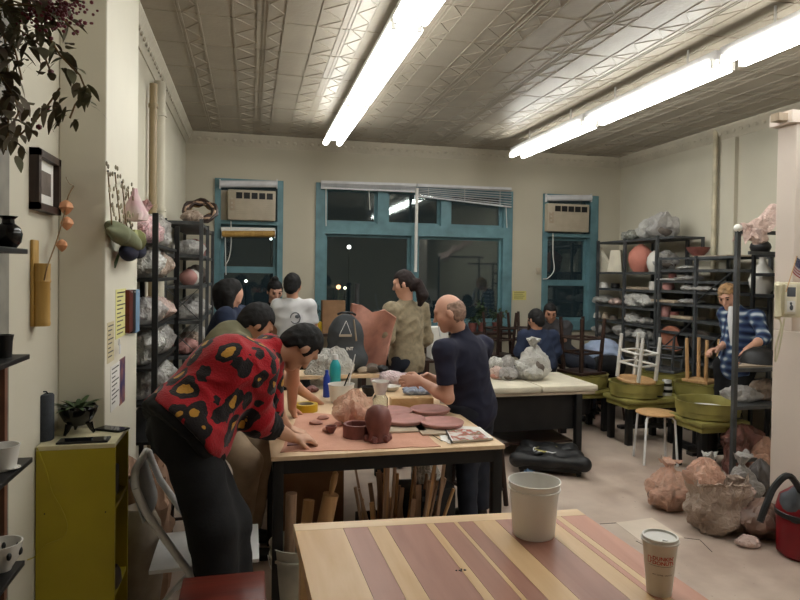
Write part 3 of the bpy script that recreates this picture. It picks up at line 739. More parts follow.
for s in (.05, .95):
    for t in (.05, .95): p = ft(s, t, 0); MB().box((p.x, p.y, (ZT-.043)/2), (.07, .07, ZT-.043), bev=.005).build('leg', pine_m, ft_)
mb = MB()
p = PZ(461, 571, ZT)
for dx, dy, r_ in ((-.012, .004, .003), (0, 0, .004), (.004, .008, .003), (.012, .002, .0045), (-.004, .003, .002)): mb.ball((p.x+dx, p.y+dy, ZT+.001), (r_, r_, .002), 1)
tag(mb.build('clay_crumbs', dark_m), 'few dark crumbs on a reddish stripe of the front table', 'crumbs', kind='stuff')
# tub on it
p = PZ(533.5, 534, ZT); tb = thing('plastic_tub', (p.x, p.y, ZT), 'empty translucent plastic tub on the striped front table', 'tub')
R_ = .078; H_ = .172
MB().lathe((p.x, p.y, ZT+.0005), [(.0, 0), (R_*.80, 0), (R_*.84, .004), (R_*.98, H_*.84), (R_*1.05, H_*.85), (R_*1.05, H_*.87), (R_*1.0, H_*.88), (R_*1.04, H_-.004), (R_*1.07, H_), (R_*1.02, H_), (R_*.96, H_*.86), (R_*.81, .008), (0, .007)], 40).build('shell', frost_m, tb)
# coffee cup
p = PZ(659, 592, ZT); cp = thing('coffee_cup', (p.x, p.y, ZT), 'white takeaway coffee cup with lid and red lettering at the table edge', 'cup')
h = .140; r0, r1 = .031, .0440
cupm = MT('cup_paper', (226, 220, 208), .55, var=.02, bump=0)
MB().lathe((p.x, p.y, ZT+.0005), [(0, .004), (r0-.003, .004), (r0-.002, 0), (r0, 0), (r0+.0003, .004), (r1, h), (r1-.002, h), (0, h-.001)], 40).build('wall', cupm, cp)
lid = MB().lathe((p.x, p.y, ZT+h-.004), [(r1-.001, 0), (r1+.0030, 0), (r1+.0035, .004), (r1+.001, .006), (r1+.0005, .013), (r1-.004, .014), (r1-.006, .009), (0, .009)], 40).build('lid', white_m, cp)
tc = V((-p.x, -p.y, 0)).normalized(); tr = V((0, 0, 1)).cross(tc) # towards camera; right-hand direction as seen from camera
lc = V((p.x, p.y, ZT))
MB().box(lc+V((0, 0, h+.006))+tc*.022+tr*.012, (.008, .012, .004), rz=.6, bev=.001).build('sip_tab', steel_m, lid)
c_red = MT('red_print', (196, 56, 44), .6, var=.05, bump=0); c_brown = MT('brown_print', (96, 74, 60), .6, var=.05, bump=0)
def wrap(zc, xo):
    def fn(v):
        z = zc+v.y; rr_ = r0+(r1-r0)*z/h+.0005; a = (v.x+xo)/rr_
        return lc+V((0, 0, z))+tc*math.cos(a)*rr_+tr*math.sin(a)*rr_
    return fn
text_obj('lettering', "DUNKIN'", .0135, wrap(.103, .010), c_red, cp); text_obj('lettering', 'DONUTS', .0135, wrap(.091, .010), c_red, cp)
text_obj('small_print', 'HOT COFFEE - CAUTION', .0045, wrap(.060, .008), c_brown, cp)
mb = MB(); fn = wrap(0, 0)
def quad(x0, x1, z0, z1, n_=8):
    for i in range(n_):
        a, b = x0+(x1-x0)*i/n_, x0+(x1-x0)*(i+1)/n_
        mb.bm.faces.new([mb.bm.verts.new(fn(V((q, z, 0)))) for q, z in ((a, z0), (b, z0), (b, z1), (a, z1))])
quad(-.028, .036, .0825, .0835); mb.build('underline', c_brown, cp, False)
mb = MB(); quad(-.031, -.0295, .088, .106, 1); quad(-.031, -.022, .088, .0895, 3); quad(-.0235, -.022, .088, .106, 1); quad(-.031, -.022, .1045, .106, 3); quad(-.022, -.0195, .093, .095, 1); quad(-.022, -.0195, .100, .102, 1)
mb.build('cup_logo', c_red, cp, False)
# ---- middle table
ZM = .80
a, b = PZ(271, 456, ZM), PZ(507, 446, ZM); MX0, MX1, MY0 = a.x, b.x, (a.y+b.y)/2; MY1 = 4.86
mt = thing('work_table', ((MX0+MX1)/2, (MY0+MY1)/2, 0), 'long plywood work table with black legs where the red-sweatered person works', 'table')
MB().span((MX0, MY0, ZM-.022), (MX1, MY1, ZM), bev=.002).build('tabletop', ply_m, mt, False)
mb = MB()
mb.span((MX0+.01, MY0+.012, ZM-.09), (MX1-.01, MY0+.035, ZM-.0225)); mb.span((MX0+.01, MY1-.035, ZM-.09), (MX1-.01, MY1-.012, ZM-.0225))
mb.span((MX0+.01, MY0+.03, ZM-.09), (MX0+.035, MY1-.03, ZM-.0225)); mb.span((MX1-.035, MY0+.03, ZM-.09), (MX1-.01, MY1-.03, ZM-.0225)); mb.build('apron', black_m, mt, False)
for x in (MX0+.036, MX1-.036):
    for y in (MY0+.037, (MY0+MY1)/2, MY1-.037): MB().span((x-.026, y-.026, 0), (x+.026, y+.026, ZM-.023), bev=.003).build('leg', black_m, mt)
# clay-stained canvas
def flatsheet(name, pts, z, th, mat, label, cat, sub=0, wob=.0):
    mb = MB(); n_ = 10; P4 = [V(p) for p in pts]
    top = {}
    for i in range(n_+1):
        for j in range(n_+1):
            s, t = i/n_, j/n_; q = (P4[0]*(1-s)+P4[1]*s)*(1-t)+(P4[3]*(1-s)+P4[2]*s)*t
            ed = wob*noise.noise(V((q.x*9, q.y*9, 1))) if (i in (0, n_) or j in (0, n_)) else 0
            top[i, j] = mb.bm.verts.new((q.x+ed, q.y+ed, z+th+wob*.06*abs(noise.noise(V((q.x*14, q.y*14, 4))))))
    fs = [mb.bm.faces.new((top[i, j], top[i+1, j], top[i+1, j+1], top[i, j+1])) for i in range(n_) for j in range(n_)]
    r = bmesh.ops.extrude_face_region(mb.bm, geom=fs)
    for v in [e for e in r['geom'] if isinstance(e, bmesh.types.BMVert)]: v.co.z = z
    o = mb.build(name, mat); tag(o, label, cat); return o
flatsheet('clay_canvas', [PZ(281, 452.5, ZM), PZ(440, 447, ZM), PZ(404, 420, ZM), PZ(297, 412, ZM)], ZM+.0005, .003, canvas_m, 'salmon clay-stained canvas spread on the near end of the work table', 'canvas', wob=.03)
# under table: sheets and boxes in the dark
# ---- far bench behind work table
bx0, bx1, by0, by1 = .16, 1.10, 4.90, 5.22
fb = thing('back_bench', ((bx0+bx1)/2, (by0+by1)/2, 0), 'narrow plywood bench behind the far end of the work table', 'bench')
MB().span((bx0, by0, .872), (bx1, by1, .90), bev=.002).build('top', ply_m, fb, False)
for x in (bx0+.04, bx1-.04):
    for y in (by0+.04, by1-.04): MB().span((x-.025, y-.025, 0), (x+.025, y+.025, .872)).build('leg', black_m, fb, False)
# ---- plaster wedging table
ZP = .68
p0, p1 = PZ(487, 390, ZP), PZ(593, 383, ZP); q1_ = PZ(562, 371.5, ZP)
PX0, PX1, PY0, PY1 = 1.90, p1.x, (p0.y+p1.y)/2, q1_.y
pt = thing('wedging_table', ((PX0+PX1)/2, (PY0+PY1)/2, 0), 'black wedging table topped with thick off-white plaster slabs', 'table')
MB().span((PX0+.0, PY0+.0, ZP-.085), (PX1-.03, PY1, ZP-.061)).build('board', board_m, pt, False)
xm_ = PX0+(PX1-PX0)*.56
for x0, x1 in ((PX0-.02, xm_-.004), (xm_+.004, PX1)): MB().span((x0, PY0-.01, ZP-.060), (x1, PY1, ZP), bev=.018).build('plaster_slab', plaster_m, pt)
MB().span((PX0+.06, PY0+.06, ZP-.42), (PX1-.16, PY0+.085, ZP-.086)).build('front_panel', black_m, pt, False)
MB().span((PX0+.06, PY0+.085, ZP-.42), (PX0+.085, PY1-.06, ZP-.086)).build('side_panel', darkwood_m, pt, False)
MB().span((PX1-.185, PY0+.085, ZP-.30), (PX1-.16, PY1-.06, ZP-.086)).build('side_panel', black_m, pt, False)
for x in (PX0+.05, PX1-.19):
    for y in (PY0+.03, PY1-.09): MB().span((x-.03, y-.03, 0), (x+.03, y+.03, ZP-.086), bev=.003).build('leg', black_m, pt)
MB().span((PX0+.1, PY0+.1, .12), (PX1-.2, PY1-.1, .14)).build('bottom_shelf', darkwood_m, pt, False)
# ---- racks
def rack(name, loc, label, x0, x1, ys, levels, mat, post=.035, top=None, brace=(), th=.03, shelfmat=None):
    r = thing(name, ((x0+x1)/2, (ys[0]+ys[-1])/2, 0), label, 'shelf rack'); zt = top or levels[0]+.02
    for y in ys:
        for x in (x0, x1): MB().span((x-post/2, y-post/2, 0), (x+post/2, y+post/2, zt)).build('post', mat, r, False)
    for z in levels: MB().span((x0, min(ys), z-th), (x1, max(ys), z)).build('shelf', shelfmat or mat, r, False)
    for a, b in brace: MB().beam(a, b, .022, .006).build('brace', mat, r, False)
    return r
LV = [PX(155, y, -.55).z for y in (243, 279, 327, 368, 403, 440)]
ry0 = PX(155, 300, -.55).y
rk1 = rack('wire_rack', None, 'black metal rack of bagged work at the left wall behind the pier', -.80, -.55, [ry0, ry0+1.15], LV, black_m, post=.032, top=PX(155.5, 213, -.55).z, th=.018)
LV2 = [2.18, 1.86, 1.56, 1.22, .88, .5]
rk2 = rack('steel_rack', None, 'dark grey steel rack by the left end of the back wall', -.79, -.46, [6.35, 7.25, 8.2], LV2, rack_m, top=2.2,
           brace=[((-.79, 6.33, 1.2), (-.46, 6.33, .88)), ((-.46, 6.33, 1.55), (-.79, 6.33, 1.22)), ((-.79, 6.33, 1.55), (-.46, 6.33, 1.22)), ((-.46, 6.33, 1.2), (-.79, 6.33, .88))])
LA = [2.20, 1.77, 1.54, 1.31, 1.09, .88, .55, .2]
rkA = rack('steel_rack', None, 'tall grey steel rack at the far end of the right wall, orange vase on it', 4.9, 5.33, [8.22, 7.55, 6.86], LA, rack_m, top=2.22)
LB = [1.93, 1.80, 1.67, 1.55, 1.40, 1.22, 1.06, .75, .4]
rkB = rack('steel_rack', None, 'shorter grey steel rack along the right wall with red bowl on top', 4.9, 5.33, [6.80, 6.15, 5.55], LB[1:], rack_m, top=1.95,
           brace=[((4.9, 5.55, 1.80), (4.9, 6.12, 1.45)), ((4.9, 5.6, 1.2), (4.9, 6.12, .80)), ((4.9, 6.78, .8), (4.9, 6.2, 1.2))])
MB().span((4.885, 5.55, 1.915), (4.915, 6.8, 1.94)).build('top_rail', rack_m, rkB, False); MB().span((5.31, 5.55, 1.915), (5.34, 6.8, 1.94)).build('top_rail', rack_m, rkB, False)
MB().span((4.9, 6.55, 2.175), (5.33, 6.83, 2.20)).build('shelf_extension', rack_m, rkA, False); MB().span((5.30, 6.55, 1.96), (5.33, 6.58, 2.175)).build('strut', rack_m, rkA, False)
# near right rack behind the column
npt = PD(738, 230, 5.15); NX, NY, NZ = npt.x, npt.y, npt.z
LC = [PY(745, 368, NY).z, PY(745, 396, NY).z-.08, .22]
rkC = thing('pipe_rack', (NX+.6, NY+.2, 0), 'tall grey pipe rack partly hidden behind the right column', 'shelf rack')
for x, y in ((NX, NY), (NX+1.30, NY+.44), (NX+.9, NY)): MB().span((x-.017, y-.017, 0), (x+.017, y+.017, NZ)).build('post', rack_m, rkC, False)
for z in LC: MB().poly([(NX, NY-.02, z-.03), (NX+.9, NY-.02, z-.03), (NX+1.3, NY+.46, z-.03), (NX+.48, NY+.46, z-.03)], .03).build('shelf', rack_m, rkC, False)
MB().ball((NX, NY, NZ+.015), .035, 2).build('post_cap', white_m, rkC)
MB().span((NX+.5, NY+.42, 1.92), (NX+1.3, NY+.44, 1.95)).build('cross_bar', rack_m, rkC, False)
MB().poly([(NX+.05, NY+.02, LC[0]), (NX+.88, NY+.02, LC[0]), (NX+1.2, NY+.42, LC[0]), (NX+.5, NY+.42, LC[0])], .012).build('ware_board', board_m, rkC, False)
ir = PX(754, 254, 4.9)
rkD = rack('wire_rack', None, 'small black rack at the right wall holding the white vase, seen between post and column', 4.9, 5.33, [ir.y, ir.y-.45], [ir.z, PX(754, 273, 4.9).z, PX(754, 294, 4.9).z, .7], black_m, post=.03)
# ---- yellow cabinet
YC0 = 2.72; CX0, CX1, CY1, ZCb = XL+.004, -.192*YC0, 3.012, PY(75, 445, YC0).z
yc = thing('yellow_cabinet', ((CX0+CX1)/2, (YC0+CY1)/2, 0), 'tall yellow-green plywood cabinet with open right side standing against the pier', 'cabinet')
MB().span((CX0, YC0, 0), (CX1, YC0+.018, ZCb-.0185), bev=.001).build('front_panel', yellow_m, yc, False)
MB().span((CX0, CY1-.018, 0), (CX1, CY1, ZCb-.0185)).build('back_panel', yellow_m, yc, False)
MB().span((CX0, YC0, ZCb-.018), (CX1, CY1, ZCb), bev=.002).build('top', MT('cabinet_top', (206, 196, 160), .5), yc, False)
MB().span((CX0, YC0+.018, 0), (CX0+.012, CY1-.018, ZCb-.0185)).build('side_panel', yellow_m, yc, False)
for z in (.05, .36, .72): MB().span((CX0+.012, YC0+.0185, z), (CX1-.004, CY1-.0185, z+.018)).build('shelf', yellow_m, yc, False)
for px, py in ((44.5, 514), (105.5, 512)): MB().cyl(PY(px, py, YC0-.001), PY(px, py, YC0+.002), .003, seg=8).build('screw', dark_m, yc)
# things in and on cabinet
tag(MB().box((CX1-.06, 2.86, .72+.018+.065), (.08, .12, .13), bev=.01).build('storage_tin', dark_m), 'dark tin inside the top bay of the yellow cabinet', 'tin')
tag(MB().lathe((CX1-.03, 2.80, .378), [(0, 0), (.03, 0), (.045, .03), (.04, .07), (.03, .09), (.025, .09), (0, .05)], 18).build('small_pot', greyclay_m), 'small grey pot inside the middle bay of the yellow cabinet', 'pot')
p = PZ(44, 440, ZCb); sp = thing('cylinder_speaker', (p.x, p.y, ZCb), 'dark grey cylinder speaker standing on the yellow cabinet', 'speaker')
MB().lathe((p.x, p.y, ZCb), [(0, 0), (.033, 0), (.037, .004), (.037, .182), (.033, .188), (0, .188)], 32).build('shell', spk_m, sp)
MB().tube([V((p.x-.015, p.y, ZCb+.188)), V((p.x-.008, p.y, ZCb+.198)), V((p.x+.008, p.y, ZCb+.198)), V((p.x+.015, p.y, ZCb+.188))], .003, 6).build('loop', rubber_m, sp)
p = PZ(78, 433, ZCb); pl = thing('footed_planter', (p.x, p.y, ZCb), 'black three-footed bowl planter with a small succulent on the yellow cabinet', 'planter')
MB().lathe((p.x, p.y, ZCb+.035), [(0, 0), (.035, .002), (.055, .02), (.073, .055), (.078, .075), (.070, .085), (.064, .078), (.06, .06), (0, .055)], 32).build('bowl', glossblack_m, pl)
for k in range(3):
    a = k*2.094+.4+math.pi*.5; MB().tube([V((p.x+math.cos(a)*.045, p.y+math.sin(a)*.045, ZCb+.045)), V((p.x+math.cos(a)*.055, p.y+math.sin(a)*.055, ZCb+.02)), V((p.x+math.cos(a)*.066, p.y+math.sin(a)*.066, ZCb+.002))], [.015, .010, .005], 8).build('foot', glossblack_m, pl)
def leaf(mb, p, d, L, w, droop=.3, n=None):
    p = V(p); d = V(d).normalized(); s = d.cross(V((0, 0, 1)));
    if s.length < .01: s = V((1, 0, 0))
    s.normalize(); u = s.cross(d); L_ = []; R_2 = []
    for i in range(5):
        t = i/4; c = p+d*L*t-V((0, 0, droop*L*t*t)); ww = w*math.sin(math.pi*min(.97, t*.85+.12)); L_.append(mb.bm.verts.new(c+s*ww+u*ww*.25)); R_2.append(mb.bm.verts.new(c-s*ww+u*ww*.25))
        L_[-1].co += V((0, 0, 0))
    for i in range(4): mb.bm.faces.new((L_[i], L_[i+1], R_2[i+1], R_2[i]))
mb = MB()
for k in range(26):
    a = random.uniform(0, 6.28); e_ = random.uniform(.15, .9); leaf(mb, (p.x+math.cos(a)*.02, p.y+math.sin(a)*.02, ZCb+.108), (math.cos(a), math.sin(a), e_), random.uniform(.06, .115), .011, .2)
mb.build('succulent', leaf_m, pl)
def tablet(px, py, w, d_, rz, label, name):
    p = PZ(px, py, ZCb); rt = thing(name, (p.x, p.y, ZCb), label, 'tablet'); MB().box((p.x, p.y, ZCb+.005), (w, d_, .008), rz=rz, bev=.002).build('casing', rubber_m, rt)
    MB().box((p.x, p.y, ZCb+.0095), (w*.9, d_*.86, .0008), rz=rz).build('screen', screen_m, rt, False)
tablet(84, 441.5, .19, .075, .02, 'dark glass tablet lying at the front edge of the yellow cabinet', 'tablet')
tablet(112, 430, .13, .07, -.5, 'dark phone lying at the back right corner of the yellow cabinet', 'phone')
cord('charging_cable', [PY(37, 448, YC0-.006), PY(46, 470, YC0-.006), PY(52, 492, YC0-.006), PY(62, 510, YC0-.006), PY(67, 526, YC0-.006), PY(62, 538, YC0-.006), PY(46, 545, YC0-.008), PY(36, 556, YC0-.012), PY(27, 560, YC0-.08)], .0022, yellow_m, 'thin cable hanging in a curve down the front of the yellow cabinet', 'cable')
# ---- wall shelf unit at far left
su = thing('wall_shelf_unit', (XL+.01, 1.8, .7), 'dark wall shelves at the left edge of the photo', 'shelf')
for (px, py, zoff) in ((28, 249, 0), (30, 354, 0), (33, 457, 0), (25, 560, 0)):
    q = PX(px, py, -.69); MB().span((XL, 1.0, q.z-.016), (-.69, q.y, q.z), bev=.002).build('shelf_board', dark_m, su, False)
MB().span((XL+.001, 1.0, .55), (XL+.02, PX(9, 300, XL+.02).y, 2.6)).build('back_panel', MT('grey_back_panel', (128, 124, 114), .7), su, False)
q = PX(6, 450, XL+.05); MB().span((XL+.02, q.y-.012, .62), (XL+.05, q.y+.012, 1.40)).build('upright', MT('brown_upright', (110, 72, 54), .6), su, False)
def onshelf(px, py, x=-.75): q = PX(px, py, x); return q
zsh = [PX(28, 249, -.69).z, PX(30, 354, -.69).z, PX(33, 457, -.69).z, PX(25, 560, -.69).z]
def atz(px, x_, z):
    q = PX(px, 300, x_); return V((x_, q.y, z))
q = atz(8, -.735, zsh[0]); vz = MB().lathe(q, [(0, 0), (.022, 0), (.036, .02), (.040, .045), (.034, .065), (.018, .078), (.017, .09), (.028, .1), (.024, .1), (.012, .085), (0, .05)], 24).build('small_vase', glossblack_m); tag(vz, 'small dark vase with flared lip on the topmost left wall shelf', 'vase')
q = atz(4, -.74, zsh[1]); vz = MB().lathe(q, [(0, 0), (.022, 0), (.024, .05), (.028, .07), (.022, .07), (.018, .01), (0, .01)], 20).build('small_cup', dark_m); tag(vz, 'small dark cup on the second left wall shelf', 'cup')
q = atz(4, -.735, zsh[2]); vz = MB().lathe(q, [(0, 0), (.034, 0), (.044, .07), (.047, .075), (.042, .075), (.031, .006), (0, .006)], 24).build('glass_jar', frost_m); tag(vz, 'clear glass jar on the third left wall shelf', 'jar')
q = atz(12, -.71, zsh[2]); vz = MB().lathe(q, [(0, .002), (.012, 0), (.026, .007), (.025, .009), (0, .004)], 20).build('saucer', glaze_m); tag(vz, 'tiny white saucer at the edge of the third left wall shelf', 'saucer')
q = atz(3, -.735, zsh[3]); rt = thing('painted_bowl', q, 'white bowl with black brush marks on the lowest left wall shelf', 'bowl')
MB().lathe(q, [(0, 0), (.025, 0), (.028, .008), (.048, .04), (.056, .085), (.052, .085), (.043, .04), (0, .012)], 28).build('shell', glaze_m, rt)
for k in range(7): a = k*.9; MB().ball(q+V((math.cos(a)*.050, math.sin(a)*.050, .055)), (.007, .011, .013), 2).build('brush_mark', black_m, rt)
# ---- picture frame, bamboo vase, wreath on near left wall
def wallrect(px0, px1, py0, py1, x): a, b = PX(px0, py0, x), PX(px1, py1, x); return a, b
a, b = PX(29, 149, XL), PX(52, 216, XL); pf = thing('picture_frame', V((XL, (a.y+b.y)/2, min(a.z, b.z))), 'small deep dark-wood picture frame on the near left wall', 'picture')
zb, zt_ = PX(40, 212, XL).z, PX(40, 153, XL).z
mb = MB(); y0_, y1_ = a.y, b.y
for s in ((y0_, zb, y1_, zb+.028), (y0_, zt_-.028, y1_, zt_), (y0_, zb, y0_+.028, zt_), (y1_-.028, zb, y1_, zt_)): mb.span((XL, s[0], s[1]), (XL+.035, s[2], s[3]))
mb.build('frame', redwood_m if False else darkwood_m, pf, False); MB().span((XL, y0_+.028, zb+.028), (XL+.012, y1_-.028, zt_-.028)).build('mat_board', paper_m, pf, False)
MB().span((XL+.012, y0_+.06, zb+.07), (XL+.0125, y1_-.06, zt_-.07)).build('drawing', greyclay_m, pf, False)
q = PX(41, 326, XL+.03); zt_ = PX(41, 240, XL+.03).z
bv = thing('bamboo_vase', (XL+.04, q.y, q.z), 'split bamboo wall vase holding a dried lantern branch', 'vase')
MB().lathe((XL+.032, q.y, q.z), [(0, 0), (.030, 0), (.032, .01), (.030, .02), (.030, (zt_-q.z)*.5), (.033, (zt_-q.z)*.52), (.030, (zt_-q.z)*.55), (.031, zt_-q.z-.09), (.024, zt_-q.z-.09), (.024, .02), (0, .02)], 20).build('tube', bamboo_m, bv)
MB().box((XL+.007, q.y, (q.z+zt_)/2), (.012, .066, zt_-q.z), bev=.003).build('back_strip', bamboo_m, bv)
ztop = zt_-.09
br = thing('lantern_branch', (XL+.04, q.y, ztop-.05), 'dried branch with four orange husks in the bamboo vase', 'branch')
xb = XL+.06
pts = [V((XL+.035, q.y, ztop-.1)), PX(47, 268, xb), PX(57, 240, xb), PX(64, 215, xb), PX(68, 197, xb), PX(74, 186, xb), PX(78, 183, xb)]
cord('stem', pts, .0026, stem_m, parent=br); cord('tendril', [PX(74, 186, xb), PX(69, 183, xb), PX(66, 177, xb)], .0014, stem_m, parent=br)
for px, py, s_ in ((66, 207, .030), (67, 223, .027), (79, 196, .030), (62, 245, .024)):
    c_ = PX(px, py, xb); MB().lathe(c_, [(0, -s_*1.2), (s_*.5, -s_*.8), (s_, -s_*.1), (s_*.8, s_*.5), (s_*.3, s_*.9), (0, s_)], 10, wob=.15, seed=px).build('husk', physalis_m, br)
rt = thing('hanging_straw', (XL+.04, q.y+.08, q.z-.02), 'small bundle of dry straw hanging beside the bamboo vase', 'straw'); mb = MB()
for k in range(30):
    yy = q.y+.03+random.uniform(0, .09); z1 = PX(52, 272, XL+.03).z+random.uniform(-.01, .01); mb.tube([V((XL+.02, yy, z1)), V((XL+.03, yy+random.uniform(-.02, .02), z1-.07)), V((XL+.02, yy+random.uniform(-.02, .02), z1-random.uniform(.08, .17)))], .0012, 4)
mb.build('stalks', stem_m, rt)
# vine / dried wreath at top left
vn = thing('dried_vine', (-.6, 1.55, 1.9), 'dried leafy vine with dark red berries hanging in the top left corner', 'plant')
mbs, mbl, mbb = MB(), MB(), MB()
random.seed(3)
def vp(px, py, dx=0): return PD(px, py, 1.62+dx)
paths = [[(-20, -20), (5, 40), (10, 100), (6, 150)], [(-20, -10), (20, 10), (45, 30), (60, 55), (80, 75), (86, 90), (75, 105), (70, 118)], [(0, 5), (30, 5), (60, 15), (78, 35)], [(-10, 60), (10, 90), (20, 110), (5, 140)], [(20, 30), (40, 45), (50, 70)], [(60, 88), (48, 105), (36, 120), (20, 135)], [(-5, 20), (15, 50), (22, 80)], [(10, 0), (40, 10), (70, 5)]]
for k, pa in enumerate(paths):
    P_ = [vp(x, y, .03*math.sin(k*2+i)) for i, (x, y) in enumerate(pa)]; mbs.tube(P_, .0025, 5)
    for i in range(len(P_)-1):
        for t in range(9 if k in (0, 3) else 6):
            c_ = P_[i].lerp(P_[i+1], random.random())+V([random.uniform(-.028, .028) for _ in range(3)])
            leaf(mbl, c_, (random.uniform(-1, 1), random.uniform(-1, 1), random.uniform(-1.4, .3)), random.uniform(.025, .055), random.uniform(.007, .014), .3)
for k in range(280):
    c_ = vp(random.gauss(52, 17), random.gauss(12, 9), random.uniform(-.05, .05)); mbb.ball(c_, random.uniform(.003, .006), 1)
for px, py in ((47, 108), (34, 120), (39, 127), (51, 72)): mbb.ball(vp(px, py), .008, 1)
for k in range(90):
    leaf(mbl, vp(random.gauss(22, 20), random.gauss(22, 18), random.uniform(-.05, .05)), (random.uniform(-1, 1), random.uniform(-1, 1), random.uniform(-1.2, .4)), random.uniform(.02, .038), random.uniform(.005, .009), .3)
for k in range(60):
    leaf(mbl, vp(random.gauss(2, 7), random.uniform(0, 140), random.uniform(-.04, .04)), (random.uniform(-1, 1), random.uniform(-1, 1), random.uniform(-1.2, .2)), random.uniform(.03, .06), random.uniform(.009, .016), .3)
a_ = vp(-10, -15); mbs.tube([a_, a_+V((-.02, .01, .25)), V((a_.x-.03, a_.y, ZC))], .003, 5)
a_ = vp(20, 0); mbs.tube([a_, a_+V((-.01, .01, .3)), V((a_.x-.05, a_.y, ZC))], .003, 5)
mbs.build('stem', stem_m, vn); tag(mbl.build('leaves', dryleaf_m, vn), kind='stuff'); tag(mbb.build('berries', MT('dark_berries', (116, 44, 56), .5), vn), kind='stuff')
# ---- things hanging on the pier
XP = -.623
def pp(px, py, off=.01): return PX(px, py, XP+off)
def paper(px0, px1, py0, py1, mat, label, name='paper', cat='paper', lines=True, off=.002):
    a, b = pp(px0, py0, off), pp(px1, py1, off); z1, z0 = pp((px0+px1)/2, py0, off).z, pp((px0+px1)/2, py1, off).z
    rt = thing(name, (XP, (a.y+b.y)/2, z0), label, cat); MB().span((XP, a.y, z0), (XP+off, b.y, z1)).build('sheet', mat, rt, False)
    if lines:
        mb = MB(); k = 0; z = z1-.02; w_ = b.y-a.y
        while z > z0+.015: mb.span((XP+off, a.y+w_*.12, z), (XP+off+.0006, b.y-w_*(.12+.2*(k % 3)), z+.006)); z -= .02; k += 1
        mb.build('writing', dark_m, rt, False)
    return rt
paper(116, 126, 289, 337, MT('pale_yellow_paper', (222, 218, 150), .8, var=.03, bump=0), 'pale yellow chart strip with rows of marks pinned high on the pier')
paper(107.5, 114, 322, 362, MT('cream_paper', (206, 194, 158), .8, var=.03, bump=0), 'narrow cream strip taped beside the yellow chart on the pier')
paper(111, 119.5, 364, 408, paper_m, 'white printed page pinned low on the pier')
ph = paper(120, 125, 358, 403, MT('photo_print', (56, 60, 110), .4, c2=(180, 120, 96), scale=14, bump=0), 'narrow colour photo pinned next to the white page on the pier', name='photo_print', cat='photo', lines=False)
for i, (x0, x1, m_, nm) in enumerate(((127, 130.5, redwood_m, 'dark red folder hanging on the pier beside the yellow chart'), (130.5, 133.5, black_m, 'black folder hanging between red and blue ones on the pier'), (133.8, 137.5, MT('pale_blue_card', (120, 150, 178), .5), 'pale blue folder hanging at the far edge of the pier'))):
    a, b = pp(x0, 292), pp(x1, 330); z1, z0 = pp(x0, 290).z, pp(x0, 333).z
    rt = thing('folder', (XP, (a.y+b.y)/2, z0), nm, 'folder', 'folders hanging on the pier'); MB().span((XP, a.y, z0), (XP+.022, b.y-.004, z1), bev=.003).build('cover', m_, rt, False); MB().cyl((XP+.001, (a.y+b.y)/2, z1-.012), (XP+.028, (a.y+b.y)/2, z1-.012), .004, seg=8).build('pin', steel_m, rt)
c_ = pp(119, 342, .012); rt = thing('key_ring', c_, 'small bunch of keys hanging under the yellow chart on the pier', 'keys'); 
MB().tube([c_+V((0, math.cos(a)*.016, math.sin(a)*.016)) for a in [k*math.pi/6 for k in range(13)]], .0022, 5, False).build('ring', steel_m, rt)
for k in (-1, 0, 1): MB().box(c_+V((.004, .012*k, -.035)), (.003, .009, .045), bev=.001).build('key', steel_m, rt)
# strings of dried garlic flowers
for i, (x0, y0, x1, y1) in enumerate(((108, 171, 112, 228), (115, 173, 121, 232), (122, 182, 127, 232), (128, 188, 131, 232))):
    rt = thing('dried_garland', pp(x0, y0), ['dried flower string nearest the front edge of the pier', 'second dried flower string from the front edge of the pier', 'third dried flower string from the front edge of the pier', 'dried flower string just left of the pink bunch on the pier'][i], 'garland', 'dried strings hanging on the pier')
    pts = [pp(x0+(x1-x0)*t, y0+(y1-y0)*t, .02+.01*math.sin(t*9+i)) for t in [k/8 for k in range(9)]]
    MB().tube(pts, .003, 5).build('string', stem_m, rt); mb = MB()
    for k in range(16):
        c_ = pts[min(8, k//2)]+V((random.uniform(-.004, .02), random.uniform(-.02, .02), random.uniform(-.03, .03))); mb.ball(c_, (.005, .007, .012), 1)
    tag(mb.build('flowers', MT('dry_cream_petal', (168, 158, 134), .9, var=.2), rt), kind='stuff'); MB().cyl(pp(x0, y0, 0), pp(x0, y0, .03), .004, seg=8).build('nail', dark_m, rt); MB().ball(pp(x1, y1-4, .02), (.008, .012, .014), 1).build('tassel', dryleaf_m, rt)
rt = thing('flower_bunch', pp(134, 205), 'pink paper-wrapped dried bunch hanging at the far edge of the pier', 'bunch')
MB().lathe(pp(135, 222, .05), [(0, 0), (.05, .01), (.06, .04), (.04, .09), (.015, .14), (.01, .17)], 28, wob=.18, seed=4, warp=lambda a, t: 1+.12*math.sin(a*5+t*3)).build('wrap', MT('pink_tissue', (232, 212, 208), .8, var=.12, c2=(214, 176, 184), scale=18), rt)
MB().tube([pp(133, 188, .02), pp(133, 200, .05)], .004, 6).build('string', stem_m, rt)
sdf_mesh('cloth_hat', [([('e', pp(124, 236, .055), (.045, .145, .045), ((.93, -.36, 0), (.34, .88, -.33), (.12, .31, .94)), .02), ('c', pp(107, 229, .02), pp(120, 235, .05), .008, .042, .02)], [], .01)], .009, MT('sage_felt', (120, 124, 96), .95, var=.12)); o = bpy.data.objects['cloth_hat']; tag(o, 'sage green felt cone shape hanging on the pier above the navy pouch', 'hat')
o = MB().lathe(pp(136, 240, .07), [(0, -.05), (.03, -.045), (.05, -.01), (.045, .03), (.02, .05), (0, .05)], 12, wob=.4, seed=9).build('cloth_pouch', MT('yellow_green_cloth', (168, 170, 120), .9, var=.2)); tag(o, 'small pale yellow-green cloth pouch hanging next to the sage felt shape', 'pouch')
